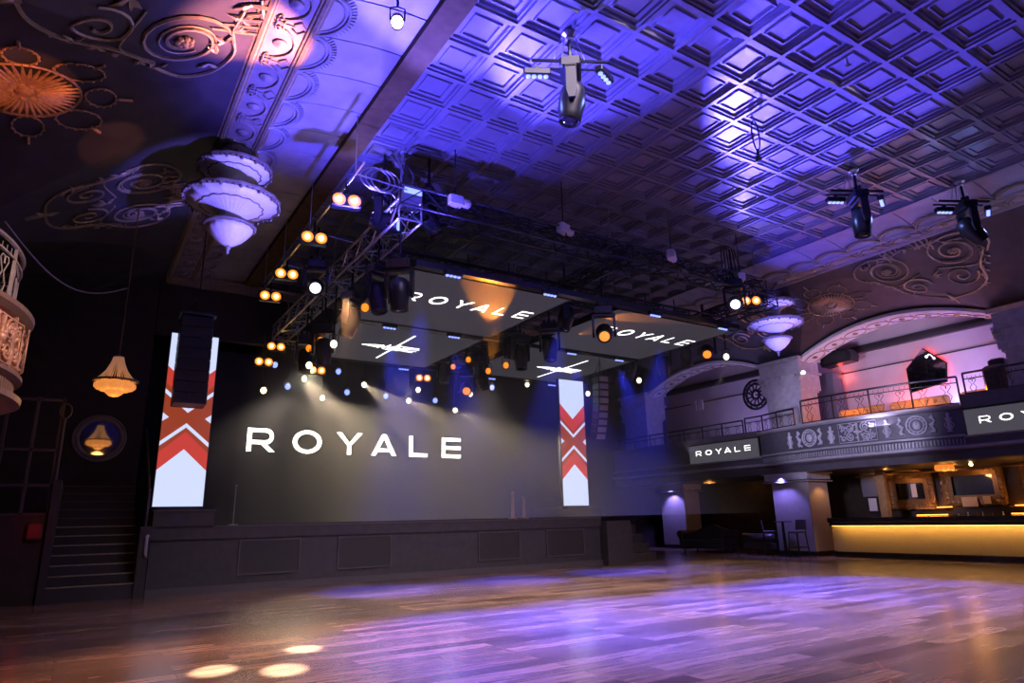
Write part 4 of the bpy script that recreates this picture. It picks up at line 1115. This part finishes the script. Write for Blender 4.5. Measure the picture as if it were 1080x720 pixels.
# --- left balcony
lp = [(-3.4, 7.15), (-2.9, 7.45), (-2.1, 8.05), (-1.42, 8.85), (-1.06, 9.6), (-.92, 10.3), (-.95, 10.9), (-1.15, 11.3), (-1.7, 11.55), (-2.4, 11.65), (-3.4, 11.7)]; lp = crm(lp, 4)
lb_ = thing('balcony', (-1.2, 9, 2.55), 'rounded end of the left balcony with copper-lit relief panels', 'balcony')
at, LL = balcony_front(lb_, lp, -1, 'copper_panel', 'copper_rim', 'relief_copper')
pth = lp
MB().sweep(pth, [(-.3, 2.2), (-.12, 2.2), (-.02, 2.45), (-.05, 2.56), (-.3, 2.56)], True, -1).build('bracket_moulding', 'copper_rim', lb_)
MB().sweep(pth, [(-.5, 1.9), (-.30, 1.9), (-.22, 2.0), (-.24, 2.2), (-.5, 2.2)], True, -1).build('lower_moulding', 'balcony_front', lb_)
s = 1.0; k = 0
while s < LL-1.5:
    q, d, n = at(s)
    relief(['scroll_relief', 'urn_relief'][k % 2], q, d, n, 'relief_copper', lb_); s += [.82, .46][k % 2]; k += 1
    if s > 6: 
        pass
for s in [1.35+.64*i for i in range(14)]:
    if s < LL-1.5:
        q, d, n = at(s); f = lambda a, b_, z: tuple((q+d*a+n*b_).to_3d()+Vector((0, 0, z)))
        MB().add([f(a, b_, z) for z in (3.23, 3.88) for b_ in (-.01, .05) for a in (-.03, .03)], [(0, 2, 3, 1), (4, 5, 7, 6), (0, 1, 5, 4), (2, 6, 7, 3), (0, 4, 6, 2), (1, 3, 7, 5)]).build('pilaster', 'relief_copper', lb_)
MB().prism([(-3.5, 7.2), (-2.9, 7.55), (-2.15, 8.15), (-1.6, 8.9), (-1.26, 9.6), (-1.12, 10.3), (-1.16, 10.9), (-1.35, 11.2), (-1.8, 11.45), (-3.5, 11.6)], 2.6, 2.86).build('deck', 'soffit', lb_)
railing([(x-.10, y) for x, y in lp[6:33]], 3.98, 4.80, .95, 'pale wrought iron railing curling round the left balcony end', True, 'balcony_trim')

# ================================================================== UNDER THE RIGHT BALCONY
def pillar(x0, x1, y0, y1, label):
    t = thing('square_pillar', ((x0+x1)/2, (y0+y1)/2, 0), label, 'pillar', 'cream pillars under the balcony')
    MB().bbox(x0, x1, y0, y1, .12, 2.26, .015).build('shaft', 'pillar_cream', t)
    MB().box(x0-.02, x1+.02, y0-.02, y1+.02, 0, .14).build('plinth', 'black', t)
    b = MB(); b.box(x0-.16, x1+.1, y0-.14, y1+.2, 2.27, 2.30); b.box(x0-.12, x1+.05, y0-.10, y1+.16, 2.34, 2.52); b.box(x0-.18, x1+.1, y0-.16, y1+.22, 2.52, 2.555)
    b.build('capital_box', 'grey_stone', t); return t
pillar(19.45, 20.5, 13.05, 14.38, 'cream square pillar left of the bar, lit violet and orange')
pillar(21.2, 22.1, 19.95, 21.3, 'far cream pillar beside the stage, with a sofa before it')
bar = thing('bar_counter', (19.8, 8, 0), 'long bar with glowing gold front and dark top', 'bar')
MB().bbox(19.42, 20.15, 1.0, 12.55, 1.0, 1.135, .015).build('worktop', 'bar_top', bar)
MB().box(19.44, 20.1, 1.0, 12.5, .90, 1.0).build('fascia', 'bar_top', bar)
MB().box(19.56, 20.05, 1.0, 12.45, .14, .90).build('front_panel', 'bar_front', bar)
MB().box(19.50, 20.05, 1.0, 12.5, 0, .14).build('plinth', 'bar_top', bar)
MB().box(19.36, 19.56, 1.0, 12.5, .12, .165).build('foot_rail', 'bar_top', bar)
MB().box(19.50, 19.53, 1.0, 12.45, .892, .90).build('light_strip', 'led_strip_warm', bar)
MB().box(19.54, 20.05, 12.46, 12.49, .18, .88).build('end_panel', 'bar_front', bar)
# back bar
post = PX(931, 520, 21.0); t = thing('timber_post', (21, post.y, 0), 'upright timber post glowing orange at the end of the back bar', 'post')
MB().bbox(20.93, 21.12, post.y-.13, post.y+.13, 0, 2.55, .02).build('shaft', 'wood_post', t); MB().bbox(20.9, 21.15, post.y-.16, post.y+.16, 2.3, 2.4, .01).build('collar', 'wood_post', t)
p0 = PX(918, 512, 21.8); tag(MB().bbox(21.75, 21.85, p0.y-.28, p0.y+.28, p0.z-.35, p0.z+.42, .01).build('wall_panel', 'door_panel'), 'blue-grey panel on the wall left of the timber post', 'panel')
p0 = PX(922, 532, 21.8); t = thing('notice_frame', p0, 'small dark framed notice left of the timber post', 'notice')
MB().bbox(21.76, 21.84, p0.y-.2, p0.y+.2, p0.z-.28, p0.z+.28, .01).build('frame', 'black', t); MB().box(21.74, 21.76, p0.y-.12, p0.y+.14, p0.z-.2, p0.z+.2).build('sheet', 'paper', t)
bb = thing('back_bar', (22.5, 7, 0), 'dark back bar counter with amber-lit shelves', 'shelf')
MB().box(22.1, 22.79, 1, 12.2, 0, .92).build('cabinet', 'bar_top', bb)
def gold_mirror(yc, zc, w, h, label, dark=False):
    t = thing('gilt_mirror', (22.7, yc, zc), label, 'mirror', 'carved gilt mirrors behind the bar')
    MB().box(22.70, 22.72, yc-w/2, yc+w/2, zc-h/2, zc+h/2).build('glass', 'mirror_dark', t)
    fr = MB(); b_ = .24
    for i in range(2):
        e = .10*i
        fr.box(22.62-.03*i, 22.78, yc-w/2-b_+e, yc-w/2+.02-e*.1, zc-h/2-b_+e, zc+h/2+b_-e); fr.box(22.62-.03*i, 22.78, yc+w/2-.02, yc+w/2+b_-e, zc-h/2-b_+e, zc+h/2+b_-e)
        fr.box(22.62-.03*i, 22.78, yc-w/2, yc+w/2, zc+h/2-.02, zc+h/2+b_-e); fr.box(22.62-.03*i, 22.78, yc-w/2, yc+w/2, zc-h/2-b_+e, zc-h/2+.02)
    random.seed(5)
    per = []
    n = 12
    for k in range(n+1): u = -1+2*k/n; per += [(yc+u*(w/2+b_*.8), zc+h/2+b_*.85), (yc+u*(w/2+b_*.8), zc-h/2-b_*.85)]
    for k in range(1, 8): u = -1+2*k/8; per += [(yc+w/2+b_*.85, zc+u*(h/2+b_*.8)), (yc-w/2-b_*.85, zc+u*(h/2+b_*.8))]
    for a, c in per:
        fr.ball((22.60, a, c), .10, 7, (.5, 1, 1)); fr.tube([(22.57, a+p_, c+q_) for p_, q_ in spiral((0, 0), .10, 1.3, random.uniform(0, 6), 1, 14)], .018, 4)
    fr.tube([(22.6, yc+.5*math.cos(PI*k/12), zc+h/2+b_+.16*math.sin(PI*k/12)) for k in range(13)], .05, 6)
    fr.build('frame', 'gold_frame', t)
gold_mirror(9.72, 2.00, 1.15, .62, 'widest gilt mirror behind the bar, reflecting blue-grey')
gold_mirror(11.55, 1.90, .9, .55, 'dim gilt mirror beside the timber post')
gold_mirror(7.55, 2.00, 1.15, .62, 'gilt mirror cut by the right edge of the photo')
for k, (y0, y1) in enumerate(((10.45, 11.35), (8.15, 8.75))):
    t = thing('lit_shelf', (22.5, (y0+y1)/2, 1.2), ['amber-lit shelf left of the widest gilt mirror', 'amber-lit shelf right of the widest gilt mirror'][k], 'shelf', 'amber-lit shelves of the back bar')
    for z in (1.12, 1.34): MB().box(22.35, 22.78, y0, y1, z, z+.03).build('board', 'bar_front', t)
    MB().box(22.36, 22.42, y0, y1, 1.15, 1.165).build('light_strip', 'led_strip_amber', t)
    MB().box(22.70, 22.76, y0, y1, 1.375, 1.39).build('light_strip', 'led_strip_amber', t)
for k, (x, y, w, h, lb) in enumerate(((964, 517, .16, .42, 'pale paper on the dim gilt mirror'), (1023, 529, .42, .28, 'cream card at the foot of the widest gilt mirror'), (1041, 527, .2, .22, 'small round-cornered card right of the cream card'))):
    p = PX(x, y, 22.45); tag(MB().box(22.44, 22.45, p.y-w/2, p.y+w/2, p.z-h/2, p.z+h/2).build('posted_card', 'paper' if k == 0 else 'sign_paper'), lb, 'card')
random.seed(11)
for k in range(10):
    y = 10.1-.13*k; h_ = random.choice((.22, .26, .30)); mb = MB().lathe([(.036, 0), (.038, .01), (.038, h_*.6), (.014, h_*.75), (.014, h_), (.001, h_)], (22.3, y, .92), 10)
    tag(mb.build('bottle', random.choice(('bottle_glass', 'amber_glass', 'paper')), smooth=True), '%s bottle from the left under the widest gilt mirror' % ORD[k], 'bottle', 'bottles on the back bar')
# tracks and lamps below the balcony
tk = MB(); tk.tube([(21.4, 12.6, 2.40), (21.4, 7.5, 2.44)], .03); tag(tk.build('ceiling_rail', 'gold_frame', origin=(21.4, 12.6, 2.4)), 'amber-lit rail running under the balcony above the bar', 'rail')
def drum(x, y, lab, r=.2):
    p = PX(x, y, 21.2); t = thing('crystal_ceiling_lamp', (p.x, p.y, 2.55), lab, 'chandelier', 'small crystal lamps under the balcony')
    z = p.z
    MB().lathe([(r, z+.12), (r*1.02, z+.02), (r, z)], (p.x, p.y, 0), 20).build('band', 'crystal_amber', t)
    mb = MB()
    for k in range(10): a = 2*PI*k/10; mb.ball((p.x+r*.8*math.cos(a), p.y+r*.8*math.sin(a), z-.02), r*.28, 6)
    mb.ball((p.x, p.y, z-.02), r*.6, 8, (1, 1, .6)); mb.build('crystals', 'crystal_lit', t, smooth=True)
    MB().tube([(p.x, p.y, z+.1), (p.x, p.y, 2.56)], .02).build('stem', 'gold_frame', t)
    point((p.x, p.y, z-.18), AMB, 5, .08)
drum(932, 491, 'crystal ceiling lamp above the timber post', .26); drum(996, 493, 'crystal ceiling lamp above the widest gilt mirror', .24); drum(748, 507, 'orange crystal lamp alone under the far balcony', .24)
p = PX(1024, 489.5, 20.6); mb = MB().ball(p, .05, 8); mb.tube([(p.x, p.y, p.z), (p.x, p.y, 2.56)], .015); tag(mb.build('bare_lamp', 'glow_core'), 'dazzling small orange lamp above the widest gilt mirror', 'lamp')
# sofa, bench, stools, high table
def sofa(x, y, label):
    t = thing('chesterfield_sofa', (x, y, 0), label, 'sofa')
    MB().bbox(x-.42, x+.42, y-.95, y+.95, .12, .44, .05).build('seat', 'leather', t)
    b = MB(); n = 16; prof = []
    for k in range(n+1):
        u = -1+2*k/n; prof.append((y+u*.98, .68+.26*math.exp(-(u*1.6)**2)+.02*math.cos(u*10)))
    b.prism([(y-.98, .2)]+prof+[(y+.98, .2)], x+.26, x+.46, lambda a, b_, c: (c, a, b_)); b.build('backrest', 'leather', t, smooth=False)
    for s_ in (-1, 1):
        a = MB().bbox(x-.42, x+.42, y+s_*.95-.1, y+s_*.95+.1, .12, .58, .03); a.lathe([(.001, -.44), (.14, -.43), (.15, .40), (.001, .42)], (x, y+s_*.98, .62), 14, axis='x'); a.build('armrest', 'leather', t)
        for s2 in (-1, 1): MB().lathe([(.03, 0), (.045, .06), (.03, .13)], (x+s2*.34, y+s_*.85, 0), 8).build('leg', 'black', t)
sofa(19.75, 17.6, 'dark scroll-armed sofa in front of the far cream pillar')
t = thing('padded_bench', (19.75, 15.15, 0), 'low dark padded bench left of the bar stools', 'bench')
MB().bbox(19.35, 20.15, 14.55, 15.75, .12, .50, .06).build('seat', 'leather', t)
mb = MB().lathe([(.001, -.62), (.15, -.6), (.16, .58), (.001, .6)], (19.45, 15.15, .52), 14, axis='y'); mb.build('bolster', 'leather', t, smooth=True)
for a in (-1, 1):
    for b_ in (-1, 1): MB().lathe([(.03, 0), (.04, .13)], (19.75+a*.3, 15.15+b_*.5, 0), 8).build('leg', 'black', t)
def stool():
    t = thing('bar_stool', (0, 0, 0), None, 'stool', 'dark high stools at the pub table')
    MB().bbox(-.2, .2, -.2, .2, .70, .77, .025).build('seat', 'stool_seat', t, local=True)
    b = MB(); b.prism([(-.20, .80), (.20, .80), (.185, 1.10), (-.185, 1.10)], .165, .205, lambda a, b_, c: (a, c+(b_-.8)*.12, b_)); b.build('backrest', 'leather', t, local=True)
    for sx in (-1, 1):
        for sy in (-1, 1):
            m_ = MB(); m_.tube([(sx*.17, sy*.17, .71), (sx*.20, sy*.215, 0)], .018, 6)
            if sy == 1: m_.tube([(sx*.17, .17, .71), (sx*.175, .205, .85)], .015, 6)
            m_.build('leg', 'black_metal', t, local=True)
    f = MB(); z = .28
    c4 = [(-.19, -.2), (.19, -.2), (.19, .2), (-.19, .2)]
    for a, b_ in zip(c4, c4[1:]+c4[:1]): f.tube([(*a, z), (*b_, z)], .012, 6)
    f.build('footrest', 'black_metal', t, local=True); return t
s1 = stool(); s1.location = (19.1, 14.42, 0); s1.rotation_euler.z = .6; s1['label'] = 'dark high stool left of the pub table, seat pulled out'
s2 = copy_tree(s1); s2.location = (18.95, 13.30, 0); s2.rotation_euler.z = -2.6+.9; s2['label'] = 'dark high-backed stool right of the pub table, nearest the bar'
t = thing('pub_table', (19.1, 13.88, 0), 'tall narrow dark table between the two high stools', 'table')
MB().lathe([(.28, 1.03), (.29, 1.045), (.28, 1.06), (.001, 1.06)], (19.1, 13.88, 0), 24).build('table_top', 'black', t)
MB().lathe([(.22, 0), (.22, .02), (.05, .05), (.04, 1.03)], (19.1, 13.88, 0), 16).build('pedestal', 'black_metal', t)

# ================================================================== LIGHTING
def at_(t): return Vector(t)
KB = 1.0
# violet-blue and amber spots added without fixtures near the rig, throwing onto the ceiling
spot((3.4, 9.3, 5.0), (3.5, 8.8, 8.0), BLUE, 1900, 118, .6, .06)
spot((3.4, 9.2, 5.6), (4.0, 4.9, 8.0), BLUE, 4200, 74, .4, .05)
spot((6.2, 9.8, 5.6), (5.9, 6.3, 8.05), BLUE, 3800, 56, .8, .05)
spot((12.6, 9.4, 4.6), (10.2, 5.6, 8.05), BLUE, 9500, 42, .45, .05)
spot((13.8, 9.6, 6.0), (12.0, 7.9, 8.05), BLUE, 700, 60, .4, .05)
spot((14.4, 9.8, 5.8), (15.0, 9.0, 8.05), BLUE, 350, 90, .5, .05)
spot((4.0, 10.9, 6.95), (3.3, 8.8, 8.0), VIO, 110, 140, .5, .1)
spot((13.3, 9.7, 7.0), (13.0, 8.2, 8.05), VIO, 130, 110, .6, .08)
spot((-.2, 8.4, 4.8), (.2, 5.8, 7.7), AMB, 500, 30, .5, .03)
h1 = vhit('left', 25, 80); spot((-.9, 8.0, 5.2), (1.33-h1[0], h1[1], vz(*h1)), (1, .26, .07), 260, 26, .4, .02)
h1 = vhit('left', 120, 150); spot((1.6, 8.2, 5.6), (1.33-h1[0], h1[1], vz(*h1)), (1, .3, .1), 420, 13, .5, .02)
q_ = PZ(262, 30, 7.86); spot((3.2, 8.6, 6.0), q_, (1, .30, .14), 3600, 34, .7, .04)
# chandelier pickup from below
spot((4.0, 7.6, 3.6), (1.66, 11.6, 6.8), (.19, .15, 1), 3600, 22, .5, .05)
spot((14.0, 8.0, 3.6), (17.1, 11.85, 6.8), (.22, .18, 1), 3600, 20, .5, .05)
# floor pools
for (x, y) in ((478, 287), (580, 307), (691, 329), (762, 343)):
    p = PY(x, y, 10.63); spot((p.x, 10.63, ZP-.35), (p.x-1.0, 7.2, 0), DEEP, 15000, 44, .7, .08)
for (x, y) in ((411, 342), (479, 352), (603, 370), (653, 377)):
    p = PY(x, y, 14.5); spot((p.x, 14.5, ZP-.35), (p.x, 12.6, 0), DEEP, 2600, 36, .7, .08)
for x_ in (5.0, 8.2, 11.2): spot((x_, 10.6, ZP-.35), (x_+.2, 13.0, 0), DEEP, 8000, 26, .7, .06)
# warm patches on the floor at the lower left
for (x, y) in ((225, 707), (300, 706), (320, 684)):
    p = PZ(x, y, 0); spot((3.0, 12.9, 6.1), (p.x, p.y, 0), (1, .74, .5), 34000, 3.3, .8, .02)
spot((3.75, 11.4, 5.3), (2.0, 7.0, 0), (1, .50, .24), 2600, 54, .8, .1)
# warm beams over the stage, toward the room
for (x, y, tx, ty, pw) in ((321, 399, 6, 11, 700), (340, 419, 8, 9, 600), (384, 405, 9, 10, 700), (431, 422, 11, 9, 500), (480, 432, 13, 10, 600), (326, 385, 4, 11, 400), (674, 401, 15, 12, 400)):
    p = PY(x, y, 18.6); spot(p, (tx, ty, 0), WARM, pw*4, 26, .5, .03)
p = PX(766, 376, XR_); spot(p+Vector((0, 0, -.2)), (12.5, 13.6, 0), WARM, 400, 18, .4, .03)
# lights washing the LED wall / haze behind
for x in (5, 8, 11): spot((x, 18.5, 5.8), (x, 19.9, 1.5), (1, .82, .68), 620, 100, .7, .1)
# amber hits on the ceiling screens
p = PX(533.6, 385, XM_); spot((8.75, 14.5, 5.3), PZ(517, 318, ZP), (1, .28, .03), 1100, 17, .15, .01); spot((9.55, 11.9, 5.5), (10.7, 11.3, ZP), (1, .3, .04), 900, 30, .12, .01)
# gallery
for yc in (YC, YC+PER, YC-PER):
    area((21.4, yc-1.5, 3.4), (22.6, yc-1.5, 6.5), (.36, .25, 1.0), 190 if yc < 12 else 45, 1.2, 3.0)
    area((20.4, yc, 3.6), (20.5, yc, 7.0), (.7, .6, 1.0), 90 if yc < 12 else 14, .6, 4)
point((22.45, 11.2, 4.8), (1, .10, .07), 16, .1); point((22.55, 9.6, 4.6), (.45, .4, 1), 14, .1); point((22.5, 13.2, 6.0), (1, .1, .06), 14, .1)
for y in (12.0, 10.1, 8.2): point((20.35, y, 4.45), (1, .24, .02), 34, .1)
spot((12.5, 10.0, 3.2), (19.4, 11.3, 3.9), (.66, .60, 1.0), 1400, 44, .4, .3)
spot((13.5, 14.5, 4.5), (20.0, 15.0, 5.0), (.62, .52, 1.0), 330, 50, .5, .3)
# bar
area((19.38, 6.7, .89), (19.60, 6.7, .35), (1, .60, .18), 45, 11.0, .04)
for y in (10.9, 8.4): point((22.3, y, 1.5), (1, .34, .04), 5, .08)
for y in (9.7, 11.8, 7.6): point((21.6, y, 2.35), (1, .42, .10), 9, .08)
spot((19.2, 13.9, 2.46), (19.45, 13.9, 0), VIO, 170, 100, .5, .06); spot((20.9, 20.5, 2.4), (21.2, 20.5, 0), VIO, 170, 100, .5, .06)
spot((20.0, 12.7, 2.2), (20.0, 13.1, .6), AMB, 14, 120, .5, .06)
# left balcony copper light
spot((1.5, 6.5, 5.2), (-1.1, 10.2, 3.6), (1, .58, .42), 900, 34, .6, .05)
point((-.62, 14.9, 1.35), (1, .06, .03), .6, .03)
# area lights added for soft general fill, with no fixtures in the room
area((7, 4, 7.0), (8, 9, 0), (.84, .68, .84), 820, 8, 6).data.spread = math.radians(80)
area((3.0, 8, 7.4), (0.2, 9, 7.4), (.7, .6, .7), 25, 3, 6)
w = bpy.data.worlds.new('world'); sc.world = w; w.use_nodes = True
w.node_tree.nodes['Background'].inputs[0].default_value = (.018, .014, .034, 1); w.node_tree.nodes['Background'].inputs[1].default_value = 1
# haze
HAZE = .018
if HAZE:
    hm = bpy.data.materials.new('haze'); hm.use_nodes = True; nt = hm.node_tree; nt.nodes.clear()
    vs_ = nt.nodes.new('ShaderNodeVolumeScatter'); vs_.inputs['Density'].default_value = HAZE; vs_.inputs['Anisotropy'].default_value = .35; vs_.inputs['Color'].default_value = (.9, .9, .95, 1)
    ou = nt.nodes.new('ShaderNodeOutputMaterial'); nt.links.new(vs_.outputs[0], ou.inputs['Volume']); MAT['haze'] = hm
    hz = MB().box(3.55, 14.6, 10.9, 20.15, 1.33, 6.28).build('stage_haze', 'haze'); tag(hz, 'thin smoke haze hanging over the stage and rig', 'haze', kind='stuff')
vs = sc.view_settings; vs.view_transform = 'Standard'; vs.look = 'None'; vs.gamma = 1; vs.exposure = 0; vs.use_curve_mapping = False
sc.cycles.max_bounces = 6; sc.cycles.volume_bounces = 0; sc.cycles.caustics_reflective = False; sc.cycles.caustics_refractive = False
sc.cycles.sample_clamp_indirect = 4; sc.cycles.use_denoising = True
